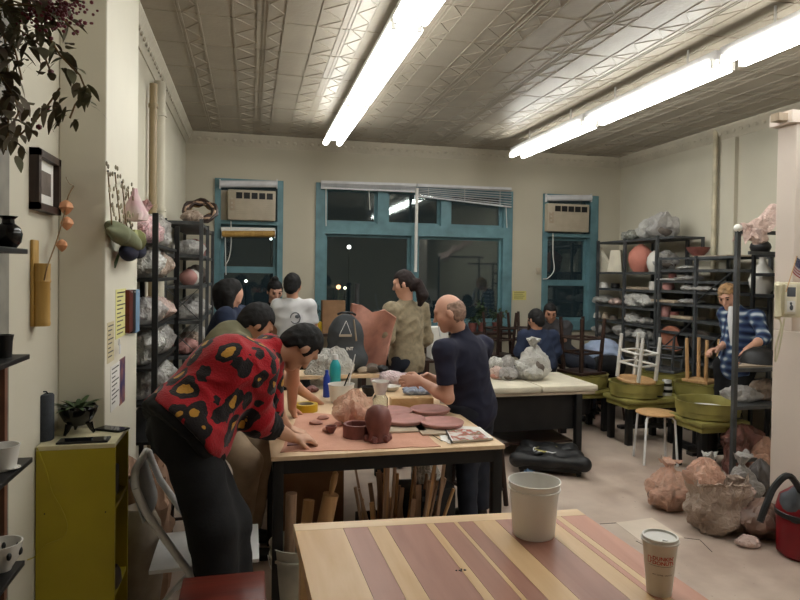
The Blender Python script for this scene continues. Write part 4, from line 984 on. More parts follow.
sdf_mesh('navy_pouch', [([('e', pp(129, 252, .06), (.04, .12, .045), ((1, 0, 0), (0, 1, 0), (0, 0, 1)), .02), ('e', pp(138, 251, .06), (.038, .12, .04), ((1, 0, 0), (0, 1, 0), (0, 0, 1)), .02)], [], .01)], .009, MT('navy_felt', (26, 28, 48), .9)); tag(bpy.data.objects['navy_pouch'], 'dark navy double pouch hanging lowest on the pier', 'pouch')
o = MB().tube([pp(120, 250, .02), pp(116, 262, .02), pp(115, 268, .02)], [.004, .008, .003], 6).build('dry_leaf', leaf_m); tag(o, 'thin dry leaf hanging down below the sage felt shape', 'leaf')
# ================================================================== PEOPLE
def up(v, z): return V((v.x, v.y, z))
H = PD(184, 431, 2.76)
N_ = PD(274, 347, 3.05)
person('person', 'person in a red leopard-spotted sweater bending over the near end of the work table', dict(
    H=H, C=PD(226, 374, 2.90), N=N_, HD=PD(301, 347, 3.10), F=(.42, .22, -.88), U=(.85, .28, .45), SR=PD(258, 368, 2.84), SL=PD(268, 352, 3.20),
    ER=PD(258, 420, 2.90), WR=PZ(293, 438, .855), EL=PD(268, 404, 3.20), WL=PZ(288, 429, .85), DR=(.95, .25, -.14), PR=(.1, .2, -1), DL=(.85, -.2, -.25), PL=(.1, 0, -1),
    HR=H+V((.03, -.09, 0)), KR=PD(212, 530, 2.58), AR=up(PD(226, 655, 2.56), .09), KL=PD(228, 522, 2.72), AL=up(PD(240, 640, 2.68), .09), T=(.9, .35, 0)),
    skin_m, sweater_m, black_m and blackcloth_m, hair_m, res=.008, sleeve='half', shirt_fold=.007, build=1.22, hemdrop=.02, waist=.045, hands=((.8, 1), (.9, -1)), shirt_name='sweater', hs=.94, shirtscale=1.20)
rs = bpy.data.objects['person']
# black ribbed hem and cuffs
T_ = (N_-H).normalized()
sdf_mesh('waistband', [([('c', H+V((.0, -.05, 0)), H+V((.0, .07, 0)), .212, .204, .05)], [(H+T_*.035, T_), (H-T_*.055, -T_)], .01)], .01, blackcloth_m, rs, fold=.004, ffr=60)
E_, W_r = PD(258, 420, 2.90), PZ(293, 438, .855)
sdf_mesh('cuff', [([('c', E_.lerp(W_r, .08), E_.lerp(W_r, .42), .076, .060, .02)], [(E_.lerp(W_r, .40), (W_r-E_).normalized()), (E_.lerp(W_r, .05), -(W_r-E_).normalized())], .01)], .008, blackcloth_m, rs, fold=.004, ffr=60)
H = PD(473, 408, 4.24)
person('person', 'bald person in a navy T-shirt standing at the right side of the work table', dict(
    H=H, C=PD(467, 362, 4.17), N=PD(460, 330, 4.15), HD=PD(449, 313, 4.12), F=(-.86, .30, -.30), U=(-.25, .12, .95), SL=PD(444, 350, 3.98), SR=PD(483, 346, 4.36),
    EL=PD(448, 398, 3.95), WL=PD(421, 381, 4.08), ER=PD(470, 392, 4.55), WR=PD(432, 378, 4.40), DL=(-.95, .2, .02), DR=(-.9, -.1, -.1), PL=(.1, .9, -.3), PR=(.1, -.9, -.3),
    HR=H+V((.075, .06, 0)), KR=up(H, .47)+V((.07, .06, 0)), AR=up(H, .09)+V((.08, .04, 0)), KL=up(H, .47)+V((-.05, -.03, 0)), AL=up(H, .09)+V((-.05, -.08, 0)), T=(-.7, .7, 0)),
    skin3_m, navy_m, denim_m, greyhair_m, res=.009, sleeve='short', build=1.02, hands=((.9, -1), (.9, 1)), hairstyle='bald', hemdrop=.13)
H = PD(407, 361, 5.55)
person('person', 'person with a dark ponytail and taupe sweater standing beyond the work table, back turned', dict(
    H=H, C=PD(407, 324, 5.52), N=PD(406, 302, 5.50), HD=PD(404, 284, 5.48), F=(-.88, .35, -.22), U=(-.15, .05, .98), SL=PD(391, 310, 5.40), SR=PD(422, 309, 5.65),
    EL=PD(388, 338, 5.32), WL=PD(377, 350, 5.42), ER=PD(427, 338, 5.68), WR=PD(416, 352, 5.85), PL=(.2, .8, -.3), PR=(-.2, -.6, -.4),
    HR=H+V((.07, .05, 0)), KR=up(H, .50)+V((.07, .05, 0)), AR=up(H, .09)+V((.07, .03, 0)), KL=up(H, .50)+V((-.06, -.02, 0)), AL=up(H, .09)+V((-.06, -.04, 0)), T=(-.7, .7, 0)),
    skin3_m, taupe_m, denim_m, brownhair_m, res=.010, sleeve='half', build=.93, hairstyle='pony', hemdrop=.10, shirt_fold=.008, hs=.95, shirt_name='sweater')
H = PD(295, 347, 6.0)
tw = person('person', 'person in a white T-shirt with a round grey print on the back', dict(
    H=H, C=PD(294, 320, 6.0), N=PD(293, 300, 6.0), HD=PD(292.5, 286, 6.02), F=(.30, .93, -.25), SL=PD(278, 306, 6.0), SR=PD(309, 306, 6.0),
    EL=PD(274, 330, 6.05), WL=PD(281, 338, 6.3), ER=PD(315, 330, 6.05), WR=PD(308, 340, 6.3),
    KR=up(H, .48)+V((.08, 0, 0)), AR=up(H, .09)+V((.08, 0, 0)), KL=up(H, .48)+V((-.08, 0, 0)), AL=up(H, .09)+V((-.08, 0, 0))),
    skin2_m, whitet_m, blackcloth_m, hair_m, res=.011, sleeve='short', build=.95, hairstyle='short', hemdrop=.12, hs=.96)
c_ = PD(292, 318, 5.86)
greyp = MT('grey_print', (104, 106, 112), .8, bump=0)
mb = MB(); mb.tube([c_+V((.045*math.cos(a)+.03, -.005, .05*math.sin(a))) for a in [k*math.pi/10 for k in range(-8, 11)]], .006, 6, False); mb.ball(c_+V((.05, -.002, .015)), (.028, .006, .02), 1); mb.build('shirt_print', greyp, tw)
H = PD(276, 350, 6.7)
person('person', 'person with a top bun dressed in black, facing the camera', dict(
    H=H, C=PD(275, 322, 6.7), N=PD(274, 303, 6.7), HD=PD(275, 291, 6.66), F=(.2, -.86, -.46), U=(.05, -.45, .88), SR=PD(262, 309, 6.7), SL=PD(288, 309, 6.7),
    ER=PD(258, 328, 6.6), WR=PD(270, 338, 6.45), EL=PD(290, 330, 6.6), WL=PD(280, 338, 6.45),
    KR=up(H, .48)+V((-.08, 0, 0)), AR=up(H, .09)+V((-.08, 0, 0)), KL=up(H, .48)+V((.08, 0, 0)), AL=up(H, .09)+V((.08, 0, 0)), T=(0, -1, 0)),
    skin3_m, blackcloth_m, blackcloth_m, hair_m, res=.011, sleeve='long', build=.88, hairstyle='bun', hs=.93, fine=True)
H = PD(214, 372, 4.9)
person('person', 'long-dark-haired person in a blue hoodie leaning forward beside the grey steel rack', dict(
    H=H, C=PD(224, 330, 4.85), N=PD(232, 309, 4.82), HD=PD(229, 297, 4.78), F=(.62, -.05, -.75), U=(.65, .1, .7), SR=PD(225, 316, 4.66), SL=PD(242, 314, 5.02),
    ER=PD(232, 345, 4.6), WR=PD(252, 360, 4.7), EL=PD(252, 345, 5.0), WL=PD(262, 360, 4.9),
    KR=up(H, .48)+V((.03, -.08, 0)), AR=up(H, .09)+V((0, -.08, 0)), KL=up(H, .48)+V((.03, .08, 0)), AL=up(H, .09)+V((0, .08, 0)), T=(1, 0, 0), HR=H+V((0, -.09, 0))),
    skin3_m, hood_m, blackcloth_m, hair_m, res=.011, sleeve='long', build=.95, hairstyle='long', hs=.98, shirt_name='hoodie')
H = PD(200, 406, 3.82)
person('person', 'black-haired person in an olive shirt hunched over right behind the red spotted sweater', dict(
    H=H, C=PD(222, 350, 3.80), N=PD(242, 331, 3.84), HD=PD(256, 324, 3.88), F=(.70, .25, -.66), U=(.62, .15, .75), SR=PD(236, 345, 3.62), SL=PD(246, 338, 4.02),
    ER=PD(293, 366, 3.66), WR=PZ(292, 408, .86), EL=PD(286, 380, 4.10), WL=PZ(312, 398, .85), DR=(.3, .1, -.8), PR=(1, 0, -.3),
    HR=H+V((.02, -.10, 0)), KR=PD(248, 462, 3.60), AR=up(PZ(238, 548, .09), .09), KL=PD(262, 450, 3.92), AL=up(PZ(252, 530, .09), .09), T=(1, 0, 0)),
    skin2_m, olive_m, khaki_m, hair_m, res=.010, sleeve='short', build=1.0, hs=1.06)
H = PD(541, 366, 6.9)
person('person', 'black-haired person in a navy hoodie seated beyond the wedging table, back turned', dict(
    H=H, C=PD(539, 346, 6.9), N=PD(536, 331, 6.9), HD=PD(536, 320, 6.9), F=(-.25, .90, -.3), SL=PD(524, 336, 6.85), SR=PD(553, 336, 6.95),
    EL=PD(519, 352, 6.85), WL=PD(528, 364, 7.1), ER=PD(557, 352, 6.95), WR=PD(552, 362, 7.15),
    KR=H+V((.05, .36, -.12)), AR=up(H, .09)+V((.05, .34, 0)), KL=H+V((-.14, .36, -.12)), AL=up(H, .09)+V((-.14, .34, 0))),
    skin2_m, hood_m, denim_m, hair_m, res=.012, sleeve='long', build=.95, hs=.95, shirt_name='hoodie')
H = PD(558, 352, 7.75)
person('person', 'dark-haired person facing the camera behind the navy hoodie, below the right window', dict(
    H=H, C=PD(556, 335, 7.75), N=PD(553, 322, 7.75), HD=PD(550, 313, 7.7), F=(-.25, -.88, -.35), SR=PD(542, 326, 7.75), SL=PD(567, 326, 7.75),
    ER=PD(540, 342, 7.7), WR=PD(549, 336, 7.5), EL=PD(566, 342, 7.7), WL=PD(556, 334, 7.5),
    KR=H+V((.12, -.30, -.12)), AR=up(H, .09)+V((.12, -.25, 0)), KL=H+V((.32, -.30, -.12)), AL=up(H, .09)+V((.32, -.25, 0)), T=(0, -1, 0)),
    skin2_m, MT('charcoal_cotton', (60, 58, 60), .9), denim_m, hair_m, res=.012, sleeve='short', build=.92, hs=.93, fine=True)
H = PD(607, 366, 7.55)
person('person', 'person in a pale blue shirt bent forward over a wheel, only the rounded back showing', dict(
    H=H, C=PD(603, 350, 7.75), N=PD(599, 346, 8.0), HD=PD(597, 352, 8.15), F=(-.1, .6, -.8), U=(-.1, .8, .6), SL=PD(589, 350, 7.9), SR=PD(612, 349, 7.92),
    EL=PD(586, 366, 7.95), WL=PD(592, 374, 8.05), ER=PD(615, 366, 7.95), WR=PD(604, 375, 8.05),
    KR=H+V((.13, .34, -.1)), AR=up(H, .09)+V((.13, .34, 0)), KL=H+V((-.13, .34, -.1)), AL=up(H, .09)+V((-.13, .34, 0))),
    skin2_m, lightblue_m, blackcloth_m, hair_m, res=.012, sleeve='short', build=1.16, hs=.95, hemdrop=-.0)
H = PD(735, 366, 6.2)
person('person', 'sandy-haired person in a blue plaid shirt standing by the right-hand racks', dict(
    H=H, C=PD(741, 330, 6.17), N=PD(737, 309, 6.15), HD=PD(728, 297, 6.12), F=(-.80, -.42, -.42), U=(-.35, -.1, .9), SL=PD(757, 317, 6.0), SR=PD(725, 314, 6.33),
    EL=PD(764, 338, 5.88), WL=PD(746, 350, 5.72), ER=PD(729, 342, 6.30), WR=PD(716, 350, 6.12), DL=(-.4, -.3, -.75), DR=(-.9, -.2, 0), PL=(-.6, 0, -.6), PR=(0, -.5, -.8),
    HR=H+V((-.05, .08, 0)), KR=PD(722, 403, 6.25), AR=up(PZ(722, 437, .09), .09), KL=PD(733, 405, 6.1), AL=up(PZ(738, 438, .09), .09), T=(-.85, -.5, 0)),
    skin3_m, plaid_m, blackcloth_m, blonde_m, res=.010, sleeve='half', build=.98, hairstyle='curly', hemdrop=.12, fine=True, shirt_name='plaid_shirt', hands=((.5, -1), (.9, 1)))

pl_ = bpy.data.objects['person.010'] if 'person.010' in bpy.data.objects else None
if pl_: MB().tube([PD(731, 307, 5.985), PD(731, 318, 5.95), PD(732, 330, 5.93), PD(733, 345, 5.94)], [.022, .032, .03, .022], 10).build('undershirt', whitet_m, pl_)
# ================================================================== CLUTTER
random.seed(11)
def bag(name, label, base, w, dp, h, mat, seed, tied=True, group=None, content=None, cat='bag', neck=.72, slump=1.0, part='plastic'):
    base = V(base); R = w/2; rt = thing(name, base, label, cat, group)
    if tied == 'lump': prof = [(math.sin(math.pi*min(1, .16+t*.84))**.7*(1 if t > .02 else .9), t) for t in [i/16 for i in range(17)]]; prof[-1] = (.02, 1)
    elif tied: prof = []
    if tied is True:
        for i in range(25):
            t = i/24
            if t < neck: q = t/neck; r_ = (1-(1-min(1, q*2.6+.15))**2)**.5*(1-.88*max(0, (q-.35)/.65)**1.8)
            else: q = (t-neck)/(1-neck); r_ = .12+.33*q
            prof.append((max(.03, r_), t))
    if tied is False: prof = [((1-(1-min(1, t*3+.3))**2)**.5*(1+.12*math.sin(t*3)), t*.93) for t in [i/14 for i in range(15)]]+[(1.12, .97), (1.15, .95), (1.0, .9), (.93, .75), (.85, .5), (0.02, .42)]
    def warp(a, t): return 1+.09*math.sin(a*7+seed+t*5)*t+.05*math.sin(a*13+seed*2-t*4)
    mb_ = MB().lathe(base, [(r_*R, z*h) for r_, z in prof], 48, wob=.26 if tied == 'lump' else .20, sy=dp/w, seed=seed, warp=warp)
    for v in mb_.bm.verts:
        q = (v.co-base)/max(w, h); n_ = abs(noise.noise(q*5.5+V((seed, 0, seed*.7)))); n2 = abs(noise.noise(q*12+V((0, seed, 0))))
        f_ = 1+.20*(n_-.22)+.05*(n2-.2); v.co.x = base.x+(v.co.x-base.x)*f_; v.co.y = base.y+(v.co.y-base.y)*f_; v.co.z = max(base.z, base.z+(v.co.z-base.z)*(1+.22*(n_-.2)))
    mb_.build(part, mat, rt)
    if content: MB().ball(base+V((0, 0, h*.27)), (R*.90, R*.90*dp/w, h*.27), 3, wob=.10, seed=seed, flat=.97).build('clay', content, rt)
    return rt
def pot(name, label, base, prof, mat, cat='pot', group=None, seg=24, wob=0):
    o = MB().lathe(base, prof, seg, wob=wob, seed=base[0]).build(name, mat); return tag(o, label, cat, group)
def bowlp(r, h, t=.006): return [(0, 0), (r*.45, 0), (r*.5, h*.08), (r*.8, h*.5), (r, h), (r-t, h), (r*.75, h*.5), (0, h*.15)]
# -------- on the work table
P0 = lambda px, py, dz=0: PZ(px, py, ZM+dz)
bag('clay_bag', 'ball of salmon-pink plastic wrap around clay on the work table', P0(354, 424, .001), .215, .20, .215, pinkfilm_m, 3, 'lump', content=clay_m)
p = P0(357, 437, .001); MB_ = MB().lathe(p+V((0, 0, .0)), [(.070, 0), (.078, .002), (.080, .075), (.066, .075), (.062, .012), (0, .010), ], 10, wob=.05, seed=2)
tag(MB_.build('clay_ring_box', redclay_m), 'small open dark red clay box in front of the pink plastic ball', 'clay')
p = P0(378, 441, .001); rt = thing('clay_vessel', p, 'upturned dark red clay vessel with lumpy rim wrapped in plastic on the work table', 'clay')
MB().lathe(p, [(.055, 0), (.066, .01), (.056, .04), (.066, .08), (.070, .12), (.058, .165), (.034, .19), (0, .198)], 28, wob=.09, seed=5).build('body', redclay_m, rt)
for k in range(6): a = k*1.05; MB().ball(p+V((.062*math.cos(a), .062*math.sin(a), .02)), (.02, .02, .02), 2, wob=.3, seed=k).build('lump', redclay_m, rt)
p = P0(380, 414, .001); rt = thing('plastic_jar', p, 'clear plastic jar with a cup upturned on it behind the dark clay vessel', 'jar')
MB().lathe(p, [(0, 0), (.048, 0), (.050, .01), (.050, .10), (.036, .125), (.034, .125), (.048, .10), (.048, .012), (0, .008)], 28).build('jar', clear_m, rt)
MB().lathe(p+V((0, 0, .127)), [(.032, 0), (.034, 0), (.052, .075), (.055, .078), (.055, .086), (.05, .086), (.034, .004)], 28).build('cup', frost_m, rt)
p = P0(306, 411, .001); rt = thing('tape_roll', p, 'roll of yellow tape lying flat on the left side of the work table', 'tape')
MB().lathe(p, [(.052, 0), (.076, 0), (.076, .048), (.052, .048), (.052, 0)], 36).build('tape', tape_m, rt); MB().lathe(p, [(.047, .0), (.0515, .0), (.0515, .048), (.047, .048), (.047, 0)], 36).build('core', board_m, rt)
p = P0(341, 402, .001); rt = thing('tool_tub', p, 'clear plastic tub of tools on the left side of the work table', 'tub')
MB().lathe(p, [(0, 0), (.070, 0), (.075, .01), (.090, .125), (.094, .127), (.088, .127), (.072, .012), (0, .008)], 32).build('shell', frost_m, rt)
def stick(name, a, b, r, mat, label, cat, group=None, par=None, seg=8, r2=None):
    o = MB().cyl(a, b, r, r2, seg).build(name, mat, par)
    if not par: tag(o, label, cat, group)
    return o
stick('rib_knife', p+V((.03, 0, .01)), p+V((.10, .02, .33)), .008, steel_m, 'long pale metal tool leaning out of the clear tool tub to the right', 'tool', r2=.003)
stick('wire_tool', p+V((-.02, 0, .01)), p+V((.06, .01, .20)), .005, rubber_m, 'short black-handled tool leaning out of the clear tool tub', 'tool')
p = P0(335, 391, .001); rt = thing('metal_bottle', p, 'tall teal metal drinking bottle with silver cap on the work table', 'bottle')
MB().lathe(p, [(0, 0), (.040, 0), (.043, .006), (.043, .18), (.038, .205), (.020, .24), (0, .24)], 28).build('body', teal_bottle_m, rt); MB().lathe(p+V((0, 0, .241)), [(0, 0), (.021, 0), (.022, .03), (.018, .038), (0, .038)], 24).build('cap', steel_m, rt)
p = P0(326.5, 397, .001); rt = thing('spray_bottle', p, 'slim dark blue plastic bottle just left of the teal one', 'bottle')
MB().lathe(p, [(0, 0), (.024, 0), (.026, .006), (.026, .14), (.014, .165), (.012, .175), (0, .175)], 24).build('body', blue_m, rt); MB().lathe(p+V((0, 0, .176)), [(0, 0), (.013, 0), (.012, .02), (0, .022)], 16).build('cap', blue_m, rt)
bag('plastic_bag', 'big crumpled white plastic bag behind the teal bottle on the work table', P0(331, 386, .001), .34, .22, .31, whitefilm_m, 8, 'lump')
p = P0(412, 407, .001); o = MB().box(p+V((0, .02, .033)), (.29, .09, .064), rz=-.05, bev=.004).build('wood_block', pine_m); tag(o, 'short thick wooden block behind the clay plates', 'block')
o = pot('plastic_pot', 'small clear pot with lid to the right of the wooden block', P0(444, 403, .001), [(0, 0), (.03, 0), (.036, .05), (.04, .052), (.04, .058), (0, .06)], frost_m)
# plates on boards
for i, (px, py, lb) in enumerate(((403, 429, 'thin grey board under the two left clay plates'), (440, 431, 'thin grey board under the two right clay plates'))):
    p = P0(px, py, .0045); tag(MB().box(p+V((0, .12, .005)), (.25, .42, .010), rz=-.02, bev=.002).build('ware_board', board_m), lb, 'board')
for px, py, lb in ((404, 427, 'front left'), (442, 430, 'front right'), (392, 418.5, 'back left'), (430, 417, 'back right')):
    p = PZ(px, py-5, ZM+.016); o = MB().lathe(p, [(0, 0), (.105, 0), (.122, .004), (.130, .022), (.124, .026), (.10, .018), (0, .016)], 36, wob=.01, seed=px).build('clay_plate', plateclay_m); tag(o, 'reddish clay plate, the %s one of the four' % lb, 'plate', 'clay plates on the work table')
# magazine and papers
def slab4(pts, z, th, mat, name, par=None): return MB().poly([up(PZ(x, y, z), z) for x, y in pts], th).build(name, mat, par, False)
rt = thing('magazine', P0(467, 434), 'glossy magazine with a reddish cover at the near right corner of the work table', 'magazine')
q4 = [(443.5, 427), (451.5, 443), (493, 440), (480, 429)]
slab4(q4, ZM+.004, .012, paper_m, 'pages', rt)
def magm():
    n = N('magazine_cover'); co = n.coord(); f = n.noise(co, 14, 3, .8); col = n.ramp(f, [(.42, L3((216, 212, 206))), (.5, L3((190, 110, 100))), (.6, L3((140, 134, 112))), (.66, L3((196, 190, 180)))]); n.bsdf(col, .25); return n.m
slab4([(446, 428), (453.5, 441), (489, 438.5), (478, 430)], ZM+.0165, .0006, magm(), 'cover', rt); slab4([(443.5, 427), (451.5, 443), (453, 442.8), (445, 427)], ZM+.0165, .0008, rubber_m, 'spine', rt)
tag(slab4([(438, 431), (441, 440), (451, 444.5), (450, 430)], ZM+.0012, .002, paper_m, 'loose_paper'), 'loose white paper poking out left of the magazine', 'paper')
stick('needle_tool', P0(431, 434, .008), P0(442, 441, .008), .002, dark_m, 'thin dark tool lying left of the magazine', 'tool')
o = MB().box(P0(474, 446, -.0)+V((0, .01, .0)), (.001,)*3).build('x', dark_m); bpy.data.objects.remove(o)
# clay scraps near the hands
for i, (px, py, s_, lb) in enumerate(((317, 424, .035, 'flat clay scrap beyond the working hands'), (328, 431, .028, 'small clay lump right of the working hands'), (323, 419, .03, 'thin clay offcut near the pink plastic ball'), (338, 426, .022, 'tiny clay crumb left of the small red clay box'))):
    p = P0(px, py, .0045); o = MB().ball(p+V((0, 0, .010)), (s_*1.3, s_, .016), 2, wob=.3, seed=i, flat=.7).build('clay_scrap', clay_m); tag(o, lb, 'clay', 'clay scraps on the canvas')
pot('small_cup', 'small brown clay cup beside the working hands', P0(331, 433, .0045), bowlp(.034, .04), redclay_m, 'cup')
o = MB().poly([P0(x, y, .0045) for x, y in ((287, 446), (312, 444), (314, 440), (300, 438), (288, 441))], .005).build('clay_slab', redclay_m); tag(o, 'thin dark clay strip under the working hand at the near table edge', 'clay')
# clutter by navy man
bag('crumpled_plastic', 'crumpled clear blue-tinted plastic beside the navy T-shirt on the work table', P0(419, 394, .001), .30, .16, .075, plastic_film('bluish_film', (196, 206, 220), .8, c2=(96, 112, 160)), 12, 'lump')
pot('dark_bowl', 'small dark bowl on the work table behind the clear jar', P0(369, 396, .001), bowlp(.06, .07), dark_m, 'bowl')
pot('white_bowl', 'shallow white bowl between the dark bowl and the bluish plastic', P0(391, 391, .001), bowlp(.075, .04), glaze_m, 'bowl')
bag('plastic_sheet', 'folded white plastic bag with pinkish print on the far end of the work table', P0(393, 388, .001)+V((0, .10, 0)), .30, .12, .13, plastic_film('pinkprint_film', (226, 220, 220), .9, c2=(214, 170, 180)), 14, 'lump')
bag('clay_wedge', 'low dark clay lump far left on the work table', P0(312, 392, .001), .09, .08, .05, redclay_m, 15, 'lump', cat='clay')
# -------- back bench
ZB = .90
def B0(px, x_, y_=5.05): q = PY(px, 300, y_); return V((q.x, y_, ZB+.0005))
p = B0(346, 0); bp = thing('backpack', p, 'dark grey rounded backpack with a white triangle strap on the bench', 'backpack')
sdf_mesh('body', [([('e', p+V((0, 0, .27)), (.148, .085, .20), ((1, 0, 0), (0, 1, 0), (0, 0, 1)), .05), ('c', p+V((-.09, 0, .10)), p+V((.09, 0, .10)), .095, .095, .06)], [(p, (0, 0, -1))], .02)], .011, MT('grey_nylon', (66, 70, 74), .75, var=.1, bump=.2), bp, fold=.004)
MB().tube([p+V((-.07, -.03, .47)), p+V((-.04, -.05, .485)), p+V((.04, -.05, .485)), p+V((.075, -.03, .465))], .009, 8).build('handle', rubber_m, bp)
yb_ = -.088; A_, B__, C__ = V((-.005, -.062, .42)), V((-.065, yb_-.006, .305)), V((.035, yb_-.006, .305))
mb = MB(); mb.tube([p+A_, p+B__], .002, 6); mb.tube([p+A_, p+C__], .002, 6); mb.build('cord_triangle', steel_m, bp)
MB().beam(p+B__, p+C__, .008, .018).build('reflective_bar', ac_m, bp); MB().beam(p+V((.055, -.064, .43)), p+V((.075, -.088, .26)), .006, .012).build('strap', board_m, bp)
text_obj('lettering', 'INT', .035, lambda v: p+V((v.x+.02, -.101, .20+v.y)), paper_m, bp)
# big clay slab piece
rt = thing('clay_sheet', B0(366, 0), 'large curved terracotta clay form standing beside the taupe sweater', 'clay')
def grid_surf(fn, nu, nv, th):
    mb = MB(); vs = {}
    for i in range(nu+1):
        for j in range(nv+1): vs[i, j] = mb.bm.verts.new(fn(i/nu, j/nv))
    fs = [mb.bm.faces.new((vs[i, j], vs[i+1, j], vs[i+1, j+1], vs[i, j+1])) for i in range(nu) for j in range(nv)]
    bmesh.ops.recalc_face_normals(mb.bm, faces=mb.bm.faces)
    bmesh.ops.solidify(mb.bm, geom=mb.bm.faces[:], thickness=th); return mb
def slabf(u_, v_):
    top = [(351, 303), (361, 305), (373, 313), (384, 309), (396, 317)]; bot = [(345, 372), (355, 372), (366, 372), (376, 372), (384, 372)]
    k = min(3, int(u_*4)); t = u_*4-k; a = V((*top[k], 0)).lerp(V((*top[k+1], 0)), t); b = V((*bot[k], 0)).lerp(V((*bot[k+1], 0)), t); q = a.lerp(b, v_)
    return PY(q.x, q.y, 5.10+.13*math.sin(u_*3.1)*(.3+v_*.4)+.05*math.sin(v_*6+u_*7)) if v_ < .98 else (lambda g: V((g.x, g.y, ZB+.004)))(PY(q.x, q.y, 5.10+.06*math.sin(u_*3.1)))
grid_surf(slabf, 16, 12, .02).build('body', clay_m, rt)
for i, (px, s_, lb) in enumerate(((373, .055, 'dark clay lump on the bench left of the white print bag'), (383, .05, 'grey clay lump on the bench nearest the taupe sweater'), (364, .04, 'pale clay lump on the bench beside the backpack'))):
    p = B0(px, 0, 4.97); o = MB().ball(p+V((0, 0, s_*.65)), (s_*1.2, s_*.9, s_*.75), 2, wob=.3, seed=i+20, flat=.85).build('clay_lump', [greyclay_m, dark_m, board_m][i]); tag(o, lb, 'clay', 'clay lumps on the bench')
bag('plastic_bag', 'white plastic bag slumped at the left end of the bench', B0(322, 0, 5.05), .22, .16, .20, whitefilm_m, 31, 'lump')
# -------- counter below the big window
ct = thing('window_counter', (1.9, 8.18, 0), 'long dark counter under the big window holding plants and a brown box', 'counter')
MB().span((.55, 8.0, .89), (3.5, 8.37, .925), bev=.004).build('top', darkwood_m, ct, False)
for x in (.6, 1.45, 2.3, 3.1): MB().span((x-.03, 8.04, 0), (x+.03, 8.34, .89)).build('support', darkwood_m, ct, False)
a, b = PY(323, 302, 8.05), PY(345, 302, 8.05)
bx = thing('cardboard_box', ((a.x+b.x)/2, 8.15, .926), 'brown open cardboard box on the window counter left of the clay form', 'box')
cb_m = MT('cardboard', (146, 112, 82), .85, var=.08)
for c_, s_ in (((0, -.10, .2), (b.x-a.x, .008, .42)), ((0, .10, .2), (b.x-a.x, .008, .42)), ((-(b.x-a.x)/2, 0, .2), (.008, .2, .42)), (((b.x-a.x)/2, 0, .2), (.008, .2, .42))): MB().box(V(((a.x+b.x)/2, 8.15, .936))+V(c_), s_).build('side', cb_m, bx, False)
tag(MB().box((PY(318, 318, 8.1).x, 8.12, 1.0), (.10, .08, .15), bev=.01).build('yellow_box', tape_m), 'small yellow box left of the brown cardboard box on the window counter', 'box')
def plant(name, px, z, y, h, n_, label, lw=.012, sp=.12, potm=None, ll=(.05, .1)):
    q = PY(px, 300, y); b_ = V((q.x, y, z)); rt = thing(name, b_, label, 'plant'); MB().lathe(b_, [(0, 0), (.045, 0), (.06, .10), (.065, .10), (.065, .12), (.055, .12), (0, .10)], 20).build('pot', potm or redclay_m, rt)
    ms, ml = MB(), MB()
    for k in range(n_):
        a = random.uniform(0, 6.28); tp = b_+V((math.cos(a)*sp*random.random(), math.sin(a)*sp*random.random(), h*random.uniform(.6, 1))); m_ = b_.lerp(tp, .5)+V((math.cos(a)*.02, math.sin(a)*.02, .06)); ms.tube([b_+V((0, 0, .1)), m_, tp], .003, 5)
        for j_ in range(7): leaf(ml, m_.lerp(tp, j_/6), (random.uniform(-1, 1), random.uniform(-1, 1), random.uniform(-.2, .8)), random.uniform(*ll), lw, .4)
    ms.build('stems', leaf_m, rt); ml.build('leaves', leaf_m, rt); return rt
plant('potted_plant', 313, .926, 8.2, .42, 9, 'spiky dark green potted plant at the left end of the window counter', .008, .16)
plant('potted_plant', 341, .926, 8.28, .62, 3, 'tall thin-stemmed plant behind the brown cardboard box', .006, .08, ll=(.03, .06))
plant('potted_plant', 482, .926, 8.2, .42, 8, 'leafy potted plant on the window counter right of the bald head', .022, .15)
plant('potted_plant', 497, .926, 8.22, .32, 8, 'low bushy plant at the right end of the window counter', .02, .14)
plant('potted_plant', 473, .926, 8.15, .22, 6, 'smallest leafy plant next to the bald head on the window counter', .018, .10)
q = PY(357, 300, 8.2); rt = thing('glass_bottle', (q.x, 8.2, .926), 'tall slim grey bottle standing on the counter before the big window', 'bottle'); MB().lathe((q.x, 8.2, .926), [(0, 0), (.05, 0), (.052, .2), (.03, .34), (.028, .62), (.035, .64), (0, .64)], 20).build('body', rack_m, rt)
